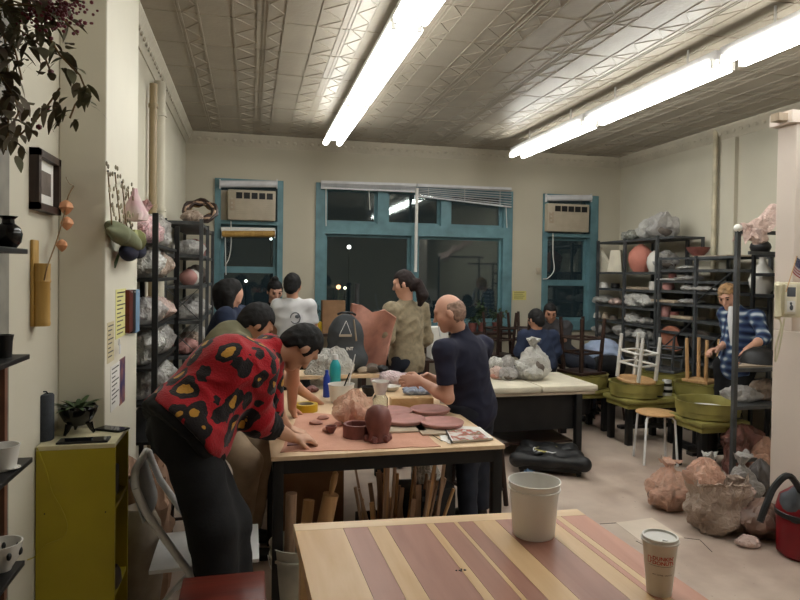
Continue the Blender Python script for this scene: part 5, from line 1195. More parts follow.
# -------- far table with upside-down stools
fx0, fx1, fy0, fy1, fz = 1.55, 2.75, 6.75, 7.35, .74
ft2 = thing('far_table', ((fx0+fx1)/2, (fy0+fy1)/2, 0), 'dark far table carrying upturned stools beyond the wedging table', 'table')
MB().span((fx0, fy0, fz-.03), (fx1, fy1, fz), bev=.004).build('top', darkwood_m, ft2, False)
for x in (fx0+.05, fx1-.05):
    for y in (fy0+.05, fy1-.05): MB().span((x-.03, y-.03, 0), (x+.03, y+.03, fz-.03)).build('leg', black_m, ft2, False)
def stool4(name, loc, label, w, h, lm, sm, rz=0, upside=True, tilt=0, round_=False, splay=.04, rungs=(.35, .62), lr=.016, group=None, back=0):
    """four-legged stool built seat-down when upside"""
    rt = thing(name, (0, 0, 0), label, 'stool', group)
    sg = MB()
    if round_: sg.lathe((0, 0, 0), [(0, 0), (w*.5, 0), (w*.52, .008), (w*.52, .020), (w*.5, .027), (0, .027)], 32)
    else: sg.box((0, 0, .015), (w, w, .03), bev=.005)
    sg.build('seat', sm, rt); q = w*.36; L = {}
    for sx in (-1, 1):
        for sy in (-1, 1):
            a = V((sx*q, sy*q, .028)); b = V((sx*(q+splay), sy*(q+splay), h)); L[sx, sy] = (a, b); MB().cyl(a, b, lr, lr*.85, 10).build('leg', lm, rt)
    for t in rungs:
        for a, b in (((-1, -1), (1, -1)), ((1, -1), (1, 1)), ((1, 1), (-1, 1)), ((-1, 1), (-1, -1))): MB().cyl(L[a][0].lerp(L[a][1], t), L[b][0].lerp(L[b][1], t), lr*.6, seg=8).build('rung', lm, rt)
    loc = V(loc)
    if upside: rt.location = loc; rt.rotation_euler = (tilt, 0, rz)
    else: rt.location = loc+V((0, 0, h)); rt.rotation_euler = (math.pi, 0, rz)
    return rt
for px, y, rz, lb in ((500, 7.0, .3, 'dark wooden stool upturned on the far table, its left one'), (524, 6.98, .7, 'dark wooden stool upturned on the far table, its right one')):
    q = PY(px, 300, y); stool4('upturned_stool', (q.x, y, fz+.001), lb, .30, .52, darkwood_m, darkwood_m, rz, lr=.02, splay=.03)
q = PY(438, 300, 6.95); rt = thing('white_carton', (max(q.x, fx0+.12), 6.95, fz), 'white open carton on the far table between taupe sweater and bald head', 'box')
MB().span((rt.location.x-.10, 6.85, fz+.001), (rt.location.x+.10, 7.05, 1.10), bev=.004).build('carton', paper_m, rt, False); MB().cyl((rt.location.x-.0, 6.84, 1.0), (rt.location.x-.07, 6.80, 1.36), .01, seg=8).build('handle', steel_m, rt)
bag('clay_bag', 'pale plastic bag of clay on the far table right of the navy T-shirt', (2.25, 6.95, fz+.001), .3, .25, .2, film_m, 41, 'lump', content=greyclay_m)
# -------- on the wedging table
W0 = lambda px, py: PZ(px, py, ZP+.001)
bag('plastic_bag', 'tall tied clear plastic bag standing on the plaster slabs', W0(533, 379), .34, .30, .40, whitefilm_m, 51, neck=.80, content=greyclay_m)
for i, (px, py, m_, lb) in enumerate(((497, 379, palepink_m, 'pinkish plastic-wrapped clay at the left of the plaster slabs'), (508, 380, film_m, 'plastic-wrapped clay in the middle of the plaster slabs'), (518, 378.5, film_m, 'plastic-wrapped clay touching the tall tied bag'), (495, 372, whitefilm_m, 'long pale wrapped bundle behind the pinkish wrapped clay'), (507, 371, film_m, 'loose clear wrap behind the middle wrapped clay'))):
    bag('wrapped_clay', lb, W0(px, py), .17, .15, .13+(.04 if i > 2 else 0), m_, 52+i, 'lump', 'wrapped clay on the plaster slabs', content=clay_m if i == 0 else greyclay_m)
# -------- rolling tray of straps at the foot of the wedging table
a, b, c_, d_ = PZ(512, 460, .12), PZ(589, 466, .12), PZ(574, 449, .12), PZ(524, 445, .12)
ce = (a+b+c_+d_)/4; a, b, c_, d_ = [q.lerp(ce, .12) for q in (a, b, c_, d_)]; dy = thing('rolling_tray', (ce.x, ce.y, 0), 'black padded dolly with loose straps and tools in front of the wedging table', 'dolly')
sdf_mesh('pad', [([('c', a, b, .038, .038, .04), ('c', b, c_, .038, .038, .04), ('c', c_, d_, .038, .038, .04), ('c', d_, a, .038, .038, .04), ('c', a, c_, .030, .030, .10), ('c', b, d_, .030, .030, .10), ('c', a.lerp(b, .5), c_.lerp(d_, .5), .030, .030, .10), ('c', a.lerp(d_, .5), c_.lerp(b, .5), .030, .030, .10)], [], .05)], .012, rubber_m, dy)
mb = MB().poly([x.lerp(ce, .06)-V((0, 0, .085)) for x in (a, b, c_, d_)], .04); mb.build('base', black_m, dy, False)
for q in (a, b, c_, d_): MB().cyl(V((q.lerp(ce, .15).x-.012, q.lerp(ce, .15).y, .025)), V((q.lerp(ce, .15).x+.012, q.lerp(ce, .15).y, .025)), .024, seg=14).build('caster', rubber_m, dy)
for i, (m_, lb) in enumerate(((MT('yellow_strap', (168, 160, 90), .7), 'tangled yellowish strap on the black dolly'), (steel_m, 'pale cord curled on the black dolly'), (darkwood_m, 'dark cord curled on the black dolly'))):
    pts = [ce+V((random.uniform(-.16, .14), random.uniform(-.10, .10), .034+.012*random.random())) for _ in range(9)]; cord('loose_strap', pts, .008-.002*i, m_, lb, 'strap')
for i, (dx, dy_, lb) in enumerate(((.16, -.02, 'grey metal tool at the right of the black dolly'), (-.12, -.07, 'grey metal tool at the front left of the black dolly'))):
    o = MB().beam(ce+V((dx-.05, dy_, .040)), ce+V((dx+.05, dy_+.03, .040)), .03, .014, bev=.004).build('hand_tool', rack_m); tag(o, lb, 'tool')
p = PZ(529, 473, .001); o = MB().ball(p+V((0, 0, .02)), (.045, .03, .025), 2, wob=.5, seed=3, flat=.8).build('blue_rag', MT('light_blue_rag', (120, 160, 210), .8)); tag(o, 'crumpled light blue rag on the floor by the black dolly', 'rag')
# -------- under the work table
p = PD(298, 560, 3.20); bk = thing('plastic_bucket', (p.x, p.y, 0), 'white plastic bucket under the near left of the work table', 'bucket')
zb = .34; MB().lathe((p.x, p.y, 0), [(0, .001), (.115, .001), (.12, .01), (.138, zb-.07), (.146, zb-.068), (.146, zb-.055), (.139, zb-.053), (.142, zb-.01), (.148, zb), (.140, zb), (.115, .012), (0, .012)], 36).build('shell', MT('grey_white_plastic', (186, 186, 174), .5), bk)
MB().tube([V((p.x+.15*math.cos(a_), p.y-.15*math.sin(a_)*.5, zb-.06-.13*math.sin(a_))) for a_ in [k*math.pi/10 for k in range(11)]], .003, 6).build('bail_handle', steel_m, bk)
pr = V((p.x, p.y, 0))
def rolling_pin(label, a, b, r, handle=True, mat=None):
    a, b = V(a), V(b); d = (b-a).normalized(); rt = thing('rolling_pin', a, label, 'rolling pin', 'rolling pins under the work table'); MB().cyl(a, b, r, seg=24).build('roller', mat or stoolwood_m, rt)
    if handle: MB().tube([b, b+d*.02, b+d*.06, b+d*.11, b+d*.12], [.012, .014, .019, .016, .006], 14).build('handle', stoolwood_m, rt)
rolling_pin('plain dowel rolling pin without handle standing in the white bucket', pr+V((-.05, -.02, .03)), PD(291.5, 493, 3.17), .028, False, stick_m)
rolling_pin('thick rolling pin with a turned handle leaning right of the white bucket', pr+V((.06, .03, .03)), PD(331, 494, 3.26), .041)
rolling_pin('short pale rolling pin behind the plain dowel in the white bucket', pr+V((.01, .06, .03)), PD(309, 500, 3.32), .03, False)
a_, b_ = PD(360, 520, 3.55), PD(448, 520, 3.75)
kr = thing('stick_crate', ((a_.x+b_.x)/2, (a_.y+b_.y)/2+.1, 0), 'dark crate full of wooden sticks under the work table', 'crate')
x0, x1, y0, y1 = a_.x+.03, b_.x-.03, 3.52, 3.82
for (A, B) in (((x0, y0, .01), (x1, y0+.012, .23)), ((x0, y1-.012, .01), (x1, y1, .23)), ((x0, y0+.012, .01), (x0+.012, y1-.012, .23)), ((x1-.012, y0+.012, .01), (x1, y1-.012, .23))): MB().span(A, B).build('side', darkwood_m, kr, False)
MB().span((x0, y0, 0), (x1, y1, .0095)).build('bottom', darkwood_m, kr, False)
random.seed(5)
for i in range(34):
    bx_, by_ = random.uniform(x0+.03, x1-.03), random.uniform(y0+.03, y1-.03); lean = (bx_-(x0+x1)/2)*.45+random.uniform(-.09, .09); h_ = random.uniform(.34, .50) if i > 9 else random.uniform(.54, .66)
    o = MB(); A = V((bx_, by_, .012)); B = V((bx_+lean, by_+random.uniform(-.03, .02), h_))
    if i % 3: o.beam(A, B, random.choice((.018, .026, .034)), .012)
    else: o.cyl(A, B, .010, seg=10)
    tag(o.build('wooden_stick', stick_m if i % 4 else stoolwood_m, None, False), 'wooden stick standing in the dark crate under the work table', 'stick', 'wooden sticks in the crate')
bag('plastic_rag', 'white crumpled plastic hanging behind the wooden sticks under the table', PD(425, 482, 4.05), .17, .1, .16, whitefilm_m, 61, 'lump')
bpy.data.objects['plastic_rag'].location.z = .36; 
bs = thing('storage_crate', (bpy.data.objects['plastic_rag'].location.x, bpy.data.objects['plastic_rag'].location.y, 0), 'black storage crate beneath the white crumpled plastic', 'crate'); MB().box(bs.location+V((0, 0, .178)), (.34, .24, .355), bev=.01).build('body', black_m, bs)
MB().box(bs.location+V((0, -.122, .30)), (.10, .006, .03)).build('handle', rack_m, bs)
tag(MB().box((.42, 4.30, .20), (.40, .34, .40), bev=.005).build('cardboard_box', cb_m), 'brown cardboard box on the floor under the middle of the work table', 'box')
q = PD(480, 470, 4.75); stool4('wooden_stool', (q.x-.02, q.y-.02, 0), 'dark wooden stool on the floor beside the work table, near the wedging table', .32, .47, darkwood_m, darkwood_m, .2, upside=False, lr=.022, splay=.035, rungs=(.45, .72))
# stool under hunched person
stool4('wooden_stool', (PD(200, 406, 3.82).x-.03, PD(200, 406, 3.82).y, 0), 'dark stool under the hunched person in the olive shirt', .32, .70, darkwood_m, darkwood_m, 0, upside=False)
for nm, H_, zt, lb in (('a', PD(541, 366, 6.9), 0, 'dark stool under the navy hoodie person beyond the wedging table'), ('b', PD(558, 352, 7.75), 0, 'dark stool under the person facing the camera'), ('c', PD(607, 366, 7.55), 0, 'dark stool under the bent person in the pale blue shirt')):
    stool4('wooden_stool', (H_.x, H_.y, 0), lb, .30, H_.z-.13, darkwood_m, darkwood_m, .1, upside=False, group='occupied stools')
# -------- wheels
def wheel(name, px, py, label, rz=0, zt=.62, ext=.14):
    q = PZ(px, py, zt); rt = thing(name, (0, 0, 0), label, 'potter\'s wheel', "yellow-green potter's wheels")
    MB().box((ext/2, 0, zt-.175), (.50+ext, .46, .05), bev=.02).build('table_top', wheel_m, rt); MB().box((ext/2, 0, zt-.225), (.44+ext, .40, .05), bev=.01).build('frame', wheel_m, rt)
    MB().lathe((0, 0, zt-.149), [(0, 0), (.24, 0), (.262, .01), (.268, .06), (.274, .062), (.276, .142), (.284, .149), (.268, .149), (.262, .14), (.255, .02), (0, .012)], 44, sy=.93).build('splash_pan', wheel_m, rt)
    MB().lathe((0, 0, zt-.136), [(.03, 0), (.03, .06), (.16, .06), (.165, .066), (.16, .074), (0, .074)], 36).build('wheel_head', steel_m, rt)
    MB().box((.10, -.262, zt-.115), (.05, .02, .012)).build('latch', dark_m, rt)
    for x in (-.18, .18+ext):
        for y in (-.16, .16): MB().span((x-.03, y-.03, 0), (x+.03, y+.03, zt-.25), bev=.004).build('leg', black_m, rt)
    MB().cyl((0, 0, .18), (0, 0, zt-.25), .09, seg=20).build('motor', dark_m, rt); MB().box((ext/2, -.05, .16), (.44+ext, .08, .03)).build('cross_bar', dark_m, rt); MB().box((.33, -.36, .03), (.11, .22, .05), bev=.01).build('foot_pedal', dark_m, rt)
    rt.location = (q.x, q.y, 0); rt.rotation_euler = (0, 0, rz); WL[rt.name] = V(rt.location); return rt
w1 = wheel('potters_wheel', 636, 381, "potter's wheel with a white stool upturned on it")
ZW = .62
def wdup(px, py, rz, lb, src=None): q = PZ(px, py, ZW); return dup(src or w1, (q.x, q.y, 0), lb, rz)
w2 = wheel('potters_wheel', 708, 399.5, "nearest potter's wheel, pan empty, in front of the plaid shirt", ext=0)
w3 = wdup(702, 382, 0, "potter's wheel with a pale wooden stool upturned on it, behind the nearest wheel", w2)
w4 = wdup(666, 371, 0, "potter's wheel in the back row behind the white upturned stool", w2)
w5 = wdup(583, 373, math.pi, "potter's wheel with a dark stool upturned on it, left of the white stool's wheel")
def onw(w_, dx=0, dy=0): return V(w_.location)+V((dx, dy, ZW+.001))
stool4('upturned_stool', onw(w1, .0, .0), 'white-legged round wooden stool upturned and tilted on a wheel', .37, .48, white_m, stoolwood_m, .30, round_=True, lr=.020, splay=.0, tilt=.10)
stool4('upturned_stool', onw(w3, -.0, 0), 'pale wooden stool upturned on a wheel by the plaid shirt', .28, .45, stoolwood_m, stoolwood_m, .35, lr=.020, splay=.01, rungs=())
stool4('upturned_stool', onw(w5, -.02, 0), 'dark wooden stool upturned on the leftmost wheel', .38, .62, darkwood_m, darkwood_m, .25, lr=.024, splay=.03)
stool4('upturned_stool', onw(w4, 0, 0), 'grey metal stool upturned on the back row wheel', .34, .42, rack_m, rack_m, .5, lr=.016)
p = PZ(700, 391, .48); tag(MB().box((p.x, p.y+.02, .535), (.27, .10, .07), bev=.012).build('sponge_block', MT('olive_sponge', (122, 112, 80), .95)), 'olive brown block lying behind the nearest wheel pan', 'block')
bpy.data.objects['sponge_block'].location.z = ZW-.149
p = onw(w1, .33, -.05); p.z = ZW-.149; rt = thing('striped_jug', p, 'small grey and white striped jug beside the white stool wheel', 'jug')
for k, m_ in enumerate((steel_m, dark_m, steel_m, dark_m, steel_m)): MB().lathe(p+V((0, 0, .001+k*.032)), [(0, 0), (.05+.006*math.sin(k), 0), (.052+.006*math.sin(k+.6), .0318), (0, .0318)], 20).build('band', m_, rt)
# round metal stool on the floor
q = PZ(656, 412, .46); rt = thing('round_stool', (q.x, q.y, 0), 'round plywood stool with bent white metal legs standing on the open floor', 'stool')
MB().lathe((q.x, q.y, .445), [(0, 0), (.165, 0), (.178, .006), (.178, .015), (.17, .02), (0, .021)], 36).build('seat', stoolwood_m, rt)
for k in range(4):
    a = .5+k*math.pi/2; c_, s_ = math.cos(a), math.sin(a); MB().tube([V((q.x+c_*.05, q.y+s_*.05, .436)), V((q.x+c_*.15, q.y+s_*.15, .435)), V((q.x+c_*.178, q.y+s_*.178, .41)), V((q.x+c_*.21, q.y+s_*.21, .005))], .0105, 10).build('leg', steel_m, rt)
# small bag on floor left of wheels
bag('clay_bag', 'small pinkish tied bag on the floor left of the wheels', PZ(603, 427, 0), .21, .19, .24, palepink_m, 71, content=clay_m)
bag('clay_bag', 'low plastic-wrapped heap on the floor under the leftmost wheel', PZ(573, 402, 0), .3, .25, .16, film_m, 72, 'lump')
# -------- right rack: ware
RX = 5.10
def RA(px, z, x_=RX): q = PX(px, 300, x_); return V((x_, q.y, z+.001))
def egg(r, h): return [(0, 0), (r*.55, 0), (r*.85, h*.2), (r, h*.45), (r*.9, h*.68), (r*.55, h*.88), (r*.2, h*.97), (r*.16, h), (0, h)]
pot('egg_vase', 'large orange terracotta egg-shaped vase on the right steel rack', RA(640, 1.77, 5.02), egg(.165, .37), MT('orange_terracotta', (196, 126, 110), .7, var=.05), 'vase', seg=36)
pot('plaster_mould', 'tapered off-white plaster block left of the orange vase', RA(615.5, 1.77, 5.0), [(0, 0), (.14, 0), (.09, .30), (.085, .305), (0, .305)], plaster_m, 'mould', seg=4)
o = MB().poly([RA(597.5, 1.77, 4.96)+V((0, 0, z))+V((0, y, 0)) for y, z in ((0, 0), (-.38, 0), (-.0, .36))], .05, up=(1, 0, 0)).build('plaster_wedge', plaster_m, None, False); tag(o, 'white triangular plaster piece at the far left end of the rack shelf', 'plaster')
pot('white_vase', 'white bulbous vase between rack posts, right of the orange vase', RA(653.5, 1.77, 4.99), egg(.095, .27), glaze_m, 'vase')
bag('wrapped_pot', 'round plastic-wrapped pot right of the white bulbous vase', RA(665, 1.80), .27, .25, .25, film_m, 81, 'lump', content=greyclay_m)
bag('wrapped_pot', 'speckled crumpled bundle on the top shelf of the tall rack', RA(631.5, 2.20), .34, .25, .15, MT('speckled_wrap', (70, 72, 66), .6, c2=(190, 190, 180), scale=16), 82, 'lump')
bag('wrapped_pot', 'white round plastic bundle on top of the tall rack', RA(647, 2.20, 5.05), .32, .28, .26, whitefilm_m, 83, 'lump')
bag('wrapped_pot', 'tall grey crumpled plastic bag on top of the tall rack', RA(662, 2.20, 5.05), .36, .30, .33, film_m, 84, 'lump', content=greyclay_m)
MB().span((4.91, 5.70, 1.941), (5.32, 6.25, 1.953)).build('top_board', board_m, rkB, False)
pot('red_bowl', 'wide dark red bowl on top of the shorter right rack', RA(697, 1.953, 5.0), bowlp(.13, .10, .008), redclay_m, 'bowl', seg=32)
items = [  # px, z, kind, w, h, material, label
 (603, 1.54, 'd', .17, .09, glaze_m, 'white dome-shaped bowl, second shelf of the far right rack'), (615, 1.54, 'p', .13, .07, dark_m, 'dark small pot beside the white dome bowl'),
 (603, 1.31, 'b', .34, .13, whitefilm_m, 'white plastic bundle on the third shelf at the far left of the rack'), (616, 1.31, 'b', .22, .10, palepink_m, 'small pinkish bundle beside the third-shelf white one'),
 (630, 1.31, 'b', .18, .11, film_m, 'clear bundle left of the big white plastic heap'), (643, 1.31, 'b', .60, .21, whitefilm_m, 'big white plastic heap in the middle of the right rack'),
 (638, 1.54, 'w', .42, .03, board_m, 'pale board with flat ware under the orange vase'), (653, 1.54, 'p', .11, .11, glaze_m, 'small white cup below the white bulbous vase'),
 (598, 1.09, 'd', .13, .10, glaze_m, 'white upturned bowl at the left of the rack\'s fourth shelf'), (606, 1.09, 'd', .12, .09, board_m, 'beige upturned bowl beside the white one on the fourth shelf'), (614, 1.09, 'd', .12, .07, greyclay_m, 'brown upturned bowl, third in the row on the fourth shelf'),
 (633, 1.09, 'b', .26, .13, whitefilm_m, 'white bundle on the fourth shelf below the big white heap'), (647, 1.09, 'b', .24, .09, film_m, 'low clear bundle right of the fourth-shelf white bundle'),
 (629, .88, 'b', .36, .20, film_m, 'round clear plastic bundle on the fifth shelf above the pale blue shirt'), (646, .88, 'b', .30, .18, whitefilm_m, 'white bundle on the fifth shelf behind the white upturned stool'), (603, .88, 'b', .3, .14, film_m, 'flat clear bundle at the left of the fifth shelf'),
 (672, 1.67, 'w', .40, .02, whitefilm_m, 'white flat plastic sheet on the shorter rack'), (672, 1.67+.021, 'p', .10, .06, redclay_m, 'small red pot on the white flat sheet of the shorter rack'), (690, 1.67, 'b', .3, .06, film_m, 'thin clear wrap beside the small red pot'),
 (668, 1.55, 'p', .15, .10, plateclay_m, 'reddish pot on the shorter rack, second shelf'), (690, 1.55, 'b', .22, .08, whitefilm_m, 'small bright white plastic lump on the shorter rack'), (708, 1.55, 'b', .42, .07, film_m, 'long flat clear wrap at the right end of the shorter rack'),
 (670, 1.40, 'w', .45, .03, board_m, 'pale ware board on the middle shelf of the shorter rack'), (690, 1.40, 'b', .3, .06, film_m, 'flat clear wrap beside the pale ware board'),
 (666, 1.22, 'p', .13, .13, plateclay_m, 'tall reddish pot on the shorter rack below the ware board'), (675, 1.22, 'p', .11, .07, redclay_m, 'dark red pot right of the tall reddish pot'), (688, 1.22, 'w', .35, .03, board_m, 'pale board right of the dark red pot'),
 (686, 1.80, 'b', .22, .05, whitefilm_m, 'folded white plastic near the top of the shorter rack')]
for i, (px, z, k, w_, h_, m_, lb) in enumerate(items):
    p = RA(px, z, 5.03)
    if px > 656: p = RA(px, z, 5.0)
    if k == 'd': pot('bowl', lb, p, [(0, 0), (w_/2, 0), (w_/2, .01), (w_*.42, h_*.6), (w_*.2, h_*.95), (0, h_)], m_, 'bowl')
    elif k == 'p': pot('pot', lb, p, [(0, 0), (w_*.4, 0), (w_*.5, h_*.3), (w_*.46, h_*.8), (w_*.5, h_), (w_*.44, h_), (w_*.4, h_*.3), (0, h_*.2)], m_, 'pot')
    elif k == 'w': tag(MB().box(p+V((0, 0, h_/2)), (.22, w_, h_), bev=.003).build('ware_board', m_), lb, 'board')
    else: bag('wrapped_ware', lb, p, min(.34, w_), w_, h_, m_, 90+i, 'lump')
def disc(name, px, py, x_, r, m_, lb, th=.03, base=0):
    q = PX(px, py, x_); z0 = q.z-r; rt = MB().cyl((x_, q.y, q.z), (x_+th, q.y+.01, q.z+.01), r, seg=32).build(name, m_); tag(rt, lb, 'disc'); return rt
disc('leaning_disc', 672, 339, 4.98, .16, MT('salmon_disc', (196, 130, 106), .7), 'round salmon clay bat leaning in the shorter rack'); disc('leaning_disc', 690, 342, 5.05, .17, dark_m, 'round dark bat leaning right of the salmon one'); disc('leaning_disc', 701, 343, 5.0, .15, greyclay_m, 'round grey bat leaning right of the dark one')
# -------- near pipe rack and column
p = V((NX+.30, NY+.18, LC[0]+.0125)); pot('upturned_bowl', 'large dark upturned bowl on the ware board of the pipe rack', p+V((.12, 0, 0)), [(0, 0), (.17, 0), (.165, .02), (.13, .09), (.06, .13), (0, .135)], dark_m, 'bowl', seg=32)
bag('wrapped_ware', 'grey plastic-wrapped bundle on the middle shelf of the pipe rack', (NX+.22, NY+.18, LC[1]), .3, .26, .14, film_m, 130, 'lump'); bag('wrapped_ware', 'second grey bundle further right on the middle pipe rack shelf', (NX+.50, NY+.20, LC[1]), .26, .26, .18, brownfilm_m, 131, 'lump')
bag('wrapped_ware', 'muddy bundle on the lowest shelf of the pipe rack', (NX+.25, NY+.2, LC[2]), .36, .3, .24, redfilm_m, 132, 'lump')
rt = thing('sheet_plastic', (NX+.5, NY+.2, NZ-.03), 'pale pink plastic sheet draped over the top of the pipe rack', 'plastic sheet')
MB().span((NX, NY-.02, NZ-.03), (NX+1.0, NY+.02, NZ-.001)).build('top_bar', rack_m, rkC, False)
def drape(u_, v_):
    x = NX+.02+u_*.75; s_ = (v_-.4)*.30; z = NZ+.03+.42*u_-abs(s_)*.6+.022*math.sin(u_*17+v_*3)+.014*math.sin(u_*31+v_*5)-.08*(v_ < .2); y = NY+s_*.5; return V((x, y, z))
grid_surf(drape, 40, 14, .004).build('sheet', palepink_m, rt)
MB().ball((NX+.16, NY-.04, NZ-.05), (.09, .06, .07), 3, wob=.35, seed=4).build('bunch', palepink_m, rt)
q = PX(765, 293, 5.1); zD = PX(754, 294, 4.9).z; pot('white_vase', 'white round-bellied vase with narrow neck on the small black rack', V((5.08, q.y+.02, zD+.001)), [(0, 0), (.07, 0), (.11, .06), (.125, .14), (.09, .24), (.04, .30), (.03, .36), (.05, .40), (.04, .40), (.02, .36), (0, .34)], glaze_m, 'vase', seg=36)
zD1 = PX(754, 254, 4.9).z; pot('dark_pot', 'small dark pot on the top of the small black rack', V((5.05, q.y+.02, zD1+.001)), egg(.10, .16), dark_m, 'pot')
# intercom phone on the column
pc = V((3.375, 3.37, PD(778, 300, 4.0).z)); Rz = Matrix.Rotation(math.radians(-16), 3, 'Z')
def PH(x, y, z): return pc+Rz @ V((x, y, z))
cream_m = MT('aged_cream_plastic', (206, 198, 168), .45, var=.04)
ph = thing('wall_phone', pc-V((0, 0, .12)), 'cream wall intercom phone with grey screen mounted on the right column', 'phone')
def pbox(nm, c_, sz, m_, bev=.0): MB().box(PH(*c_), sz, rot=Rz, bev=bev).build(nm, m_, ph)
pbox('housing', (.03, 0, 0), (.15, .07, .225), cream_m, .012); pbox('face_plate', (-.005, -.038, .005), (.072, .012, .19), MT('light_plastic', (222, 216, 196), .4), .004); pbox('screen', (-.005, -.046, .052), (.052, .004, .060), towel_m, .002)
pbox('badge', (-.005, -.046, -.04), (.050, .003, .070), paper_m, .002)
MB().ball(PH(-.008, -.049, -.022), (.009, .003, .010), 2).build('badge_figure', towel_m, ph); MB().ball(PH(-.004, -.049, -.048), (.015, .003, .018), 2).build('badge_figure', towel_m, ph)
MB().tube([PH(-.078, -.02, .105), PH(-.082, -.035, .09), PH(-.080, -.03, .03), PH(-.080, -.03, -.05), PH(-.082, -.035, -.10), PH(-.074, -.02, -.112)], [.018, .024, .017, .017, .024, .018], 14).build('handset', cream_m, ph)
cord('handset_cord', [PH(-.07, -.02, -.11), PH(-.05, -.02, -.17), PH(-.075, -.01, -.30), PH(-.07, 0, -.40), PH(-.04, .01, -.30), PH(-.02, 0, -.12)], .006, cream_m, parent=ph)
pbox('mount', (.075, .03, 0), (.06, .04, .16), col_m)
# flag
fp = PY(803, 262, 3.33); fl = thing('small_flag', (fp.x, 3.33, fp.z-.2), 'small American flag on a stick above the cream phone', 'flag')
a_, b_ = PY(786, 292, 3.33), PY(797, 256, 3.33); MB().cyl(a_, b_, .003, seg=8).build('stick', stoolwood_m, fl)
fm = [MT('flag_red', (150, 36, 48), .8, bump=0), MT('flag_white', (200, 192, 188), .8, bump=0), MT('flag_blue', (38, 42, 84), .8, bump=0)]
dn = (a_-b_).normalized(); ou = V((.80, 0, -.60)).normalized(); fh, fl_ = .105, .15; Of = b_
mb = MB()
for k in range(13):
    mb.mi = k % 2; u0, u1 = k/13, (k+1)/13
    for s_ in range(10):
        if k < 7 and s_ < 4: mb.mi = 2
        else: mb.mi = k % 2
        def fpt(u_, t): return Of+dn*fh*u_*1.0+ou*fl_*t+V((0, .008*math.sin(t*7), 0))
        vs = [mb.bm.verts.new(fpt(u_, t)) for u_, t in ((u0, s_/10), (u0, (s_+1)/10), (u1, (s_+1)/10), (u1, s_/10))]; mb.bm.faces.new(vs).material_index = mb.mi
bmesh.ops.remove_doubles(mb.bm, verts=mb.bm.verts, dist=1e-5); bmesh.ops.solidify(mb.bm, geom=mb.bm.faces[:], thickness=.0012)
mb.build('cloth', fm, fl)
mb = MB()
for i in range(5):
    for j_ in range(4): mb.ball(Of+dn*fh*(.05+.11*i)+ou*fl_*(.05+.1*j_)+V((0, -.003+.008*math.sin((.05+.1*j_)*7), 0)), (.0022, .0012, .0022), 1)
tag(mb.build('stars', paper_m, fl), kind='stuff')
# -------- bags on the floor at the right
FB = lambda px, py: PZ(px, py, .001)
G1 = 'bags of clay on the floor by the right column'
bag('clay_bag', 'tied pinkish bag with grey clay, leftmost of the floor bags by the column', FB(669, 508), .33, .30, .36, pinkfilm_m, 141, neck=.86, group=G1, content=greyclay_m)
bag('clay_bag', 'open-topped tan bag in front of the floor bags by the column', FB(716, 530), .36, .30, .37, brownfilm_m, 142, False, G1, content=greyclay_m)
bag('clay_bag', 'bright salmon plastic bag stuffed into the open tan bag', FB(708, 530)+V((-.02, .02, .27)), .22, .20, .22, pinkfilm_m, 143, 'lump', G1)
bag('clay_bag', 'dark brown crumpled bag beside the red vacuum hose', FB(760, 535), .34, .28, .25, MT('dark_brown_wrap', (92, 72, 62), .4, c2=(132, 104, 90), scale=10, bump=.6), 144, 'lump', G1)
bag('clay_bag', 'shiny clear white bag behind the salmon and tan ones', FB(713, 500)+V((0, .05, 0)), .27, .25, .34, whitefilm_m, 145, neck=.8, group=G1, content=greyclay_m)
bag('clay_bag', 'tall pale grey tied bag leaning next to the column', FB(744, 505)+V((0, .03, 0)), .28, .24, .38, film_m, 146, neck=.78, group=G1, content=greyclay_m)
bag('clay_bag', 'dark grey bag tucked between pale grey bag and column', FB(763, 498)+V((0, .03, 0)), .22, .24, .28, MT('dark_grey_wrap', (86, 80, 78), .5, bump=.5), 147, 'lump', G1)
bag('clay_bag', 'muddy reddish bag at the foot of the pipe rack, left one', FB(738, 478), .26, .24, .33, redfilm_m, 148, 'lump', G1, content=redclay_m)
bag('clay_bag', 'muddy salmon bag at the foot of the pipe rack, against the column', FB(762, 480), .27, .24, .36, pinkfilm_m, 149, 'lump', G1, content=redclay_m)
bag('clay_bag', 'grey-white scrap bag just right of the leftmost pinkish bag', FB(699, 490), .22, .2, .22, film_m, 150, 'lump', G1, content=greyclay_m)
bag('clay_bag', 'small tan folded plastic on the floor in front of the dark brown bag', FB(749, 546), .16, .10, .07, palepink_m, 151, 'lump', G1)
bag('clay_bag', 'small beige lump lying on the dark brown bag', FB(745, 530)+V((.0, 0, .22)), .12, .10, .09, palepink_m, 152, 'lump', G1)
# vacuum
q = PZ(800, 556, 0); vc = thing('shop_vacuum', (q.x, q.y, 0), 'red shop vacuum with black hose at the right edge of the photo', 'vacuum')
MB().lathe((q.x+.03, q.y, 0), [(0, .001), (.13, .001), (.15, .02), (.155, .22), (.148, .24), (.16, .25), (.16, .28), (.14, .36), (.08, .41), (0, .415)], 36).build('tank', redp_m, vc)
MB().lathe((q.x+.03, q.y, .245), [(.16, 0), (.165, .004), (.165, .03), (.16, .034)], 36).build('rim', rubber_m, vc)
cord('hose', [V((q.x-.02, q.y-.05, .36)), PD(790, 476, 3.75), PD(775, 486, 3.75), PD(766, 505, 3.72), PD(760, 522, 3.70)], .019, rubber_m, parent=vc)
# grey cloth on the vacuum
o = MB().ball((q.x-.06, q.y-.02, .30), (.07, .10, .13), 3, wob=.3, seed=5).build('grey_rag', towel_m); tag(o, 'grey rag hanging over the red shop vacuum', 'rag')
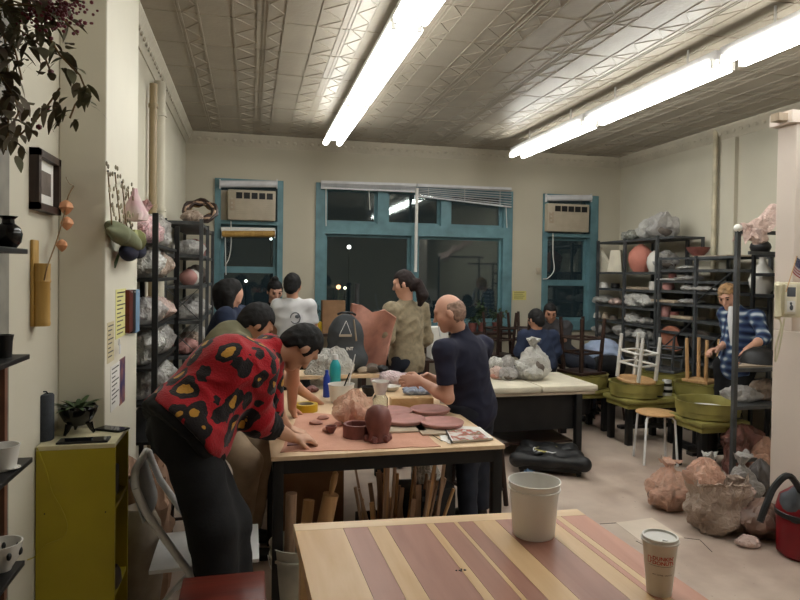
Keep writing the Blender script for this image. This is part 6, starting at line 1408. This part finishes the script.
# floor patch
fp4 = [PZ(x, y, .0) for x, y in ((616, 523), (652, 518), (684, 538), (640, 541))]
o = MB().poly([up(v, .0005) for v in fp4], .002).build('floor_patch', MT('floor_patch_paint', (212, 198, 182), .6, var=.02)); tag(o, 'flat pale square patch on the open floor', 'floor patch')
for i, pts in enumerate(([(636, 541), (655, 551), (672, 556)], [(684, 538), (700, 540), (712, 552)], [(600, 524), (616, 523)])):
    o = MB().tube([up(PZ(x, y, 0), .0004) for x, y in pts], .0022, 5).build('floor_crack', dark_m); tag(o, ['thin crack running from the near corner of the floor patch', 'thin crack running right of the floor patch toward the bags', 'thin crack left of the floor patch'][i], 'crack')
# -------- left racks: bags
def LR(px, z, x_=-.66): q = PX(px, 300, x_); return V((x_, q.y, z+.001))
L1 = [(LV[0], .40, .26, plastic_film('pinkwhite_film', (230, 216, 214), .9, c2=(226, 150, 160)), 'pink and white plastic bag on the top shelf of the black rack', True), (LV[1], .44, .24, whitefilm_m, 'silvery white plastic bag on the second shelf of the black rack', 'lump'),
      (LV[2], .42, .17, film_m, 'flat clear bundle on the third shelf of the black rack', 'lump'), (LV[3], .44, .26, whitefilm_m, 'white wrapped bundle on the fourth shelf of the black rack', 'lump'), (LV[4], .42, .22, film_m, 'clear wrapped bundle on the fifth shelf of the black rack', 'lump')]
for i, (z, w_, h_, m_, lb, td) in enumerate(L1):
    bag('wrapped_ware', lb, (-.665, ry0+.26, z+.001), .25, w_, h_, m_, 160+i, td, content=None)
    bag('wrapped_ware', lb.replace(' bag', ' second bag').replace(' bundle', ' second bundle').replace(' on the', ' further back on the'), (-.665, ry0+.76, z+.001), .25, .46, h_*.9, [film_m, brownfilm_m, palepink_m, film_m, whitefilm_m][i], 170+i, 'lump')
tag(MB().span((-.79, ry0+.03, LV[0]+.001), (-.62, ry0+.0299, LV[0]+.002)).build('x', dark_m), 'x', 'x'); bpy.data.objects.remove(bpy.data.objects['x'])
# woven basket and things on rack 2
q = LR(194, 2.18, -.6); rt = thing('woven_wreath', V((-.60, 6.75, 2.181)), 'brown woven wreath basket on top of the dark grey steel rack', 'basket')
for k in range(5): MB().tube([V((-.60+(.115+.012*k)*math.cos(a_)+.10, 6.75+.05*math.sin(a_)+.02*math.cos(k*2.1), 2.181+.135+(.07+.010*k)*math.sin(a_)+.012*math.sin(a_*6+k*1.3))) for a_ in [j*math.pi/14 for j in range(29)]], .019, 6, False).build('strand', [stem_m, darkwood_m, stick_m][k % 3], rt)
bag('wrapped_ware', 'beige bundle lying in front of the woven wreath', (-.56, 6.52, 2.181), .2, .24, .12, brownfilm_m, 180, 'lump')
k = 0
for z, nm in ((1.86, 'second'), (1.56, 'third'), (1.22, 'fourth'), (.88, 'fifth')):
    for y, side in ((6.62, 'near'), (7.05, 'middle'), (7.7, 'far')):
        m_ = [film_m, whitefilm_m, plateclay_m, brownfilm_m, whitefilm_m, greyclay_m, film_m][k % 7]
        if k in (3, 4): pot('clay_jar', '%s jar on the %s shelf of the dark grey steel rack, %s end' % ('reddish' if k == 3 else 'pale', nm, side), (-.60, y, z+.001), egg(.09, .16), plateclay_m if k == 3 else glaze_m, 'jar')
        else: bag('wrapped_ware', 'wrapped piece on the %s shelf of the dark grey steel rack, %s end' % (nm, side), (-.62, y, z+.001), .28, .34, .15+.03*(k % 3), m_, 190+k, 'lump')
        k += 1
# -------- folding chair, stool, big jar, kraft bag at lower left
def fc(x, y, z): return V((-.21+x, 2.97+y, z))   # chair faces +X
ch = thing('folding_chair', fc(0, 0, 0), 'white metal folding chair behind the legs of the red-sweatered person', 'chair')
for s_ in (-1, 1):
    MB().tube([fc(-.24, s_*.21, .80), fc(-.20, s_*.21, .70), fc(.24, s_*.21, .012)], .016, 10).build('leg', steel_m, ch)
    MB().tube([fc(.12, s_*.185, .43), fc(-.02, s_*.185, .30), fc(-.27, s_*.185, .012)], .011, 10).build('leg', steel_m, ch)
    MB().tube([fc(-.08, s_*.20, .36), fc(.0, s_*.20, .43)], .010, 8).build('hinge_bar', steel_m, ch)
MB().tube([fc(-.24, -.21, .80), fc(-.248, -.19, .84), fc(-.252, -.14, .86), fc(-.252, .14, .86), fc(-.248, .19, .84), fc(-.24, .21, .80)], .016, 10).build('top_rail', steel_m, ch)
grid_surf(lambda u_, v_: fc(-.245+.055*(1-v_)+.02*math.sin(u_*math.pi)-.02, -.197+u_*.394, .65+v_*.185), 10, 6, .006).build('backrest', MT('grey_panel', (150, 152, 152), .5), ch)
grid_surf(lambda u_, v_: fc(-.19+u_*.45, -.195+v_*.39, .445+.012*u_+.008*math.cos((v_-.5)*3)), 8, 8, .016).build('seat', steel_m, ch)
a, b = PZ(183, 577.5, .60), PZ(265, 577, .60)
st_ = thing('red_stool', ((a.x+b.x)/2, a.y-.17, 0), 'dark red-brown wooden stool at the bottom edge of the photo', 'stool')
MB().span((a.x, a.y-.34, .572), (b.x, a.y, .60), bev=.006).build('seat', redwood_m, st_)
for x in (a.x+.04, b.x-.04):
    for y in (a.y-.30, a.y-.04): MB().span((x-.02, y-.02, 0), (x+.02, y+.02, .5715)).build('leg', redwood_m, st_, False)
for y in (a.y-.30, a.y-.04): MB().span((a.x+.06, y-.01, .25), (b.x-.06, y+.01, .29)).build('rung', redwood_m, st_, False)
jb = thing('floor_jar', (-.505, 3.17, 0), 'big grey-brown clay jar on the floor right of the yellow cabinet', 'jar')
MB().lathe((-.505, 3.17, 0), [(0, .001), (.07, .001), (.095, .08), (.11, .22), (.112, .38), (.10, .50), (.07, .57), (.055, .58), (.05, .57), (0, .5)], 36, wob=.02).build('body', MT('grey_brown_stoneware', (156, 144, 128), .6, var=.15), jb)
bag('paper_bag', 'crumpled kraft paper bag between the yellow cabinet and the folding chair', (-.50, 3.42, 0.001), .20, .24, .74, MT('kraft_paper', (170, 138, 116), .85, var=.08, bump=.4), 210, False, part='paper')
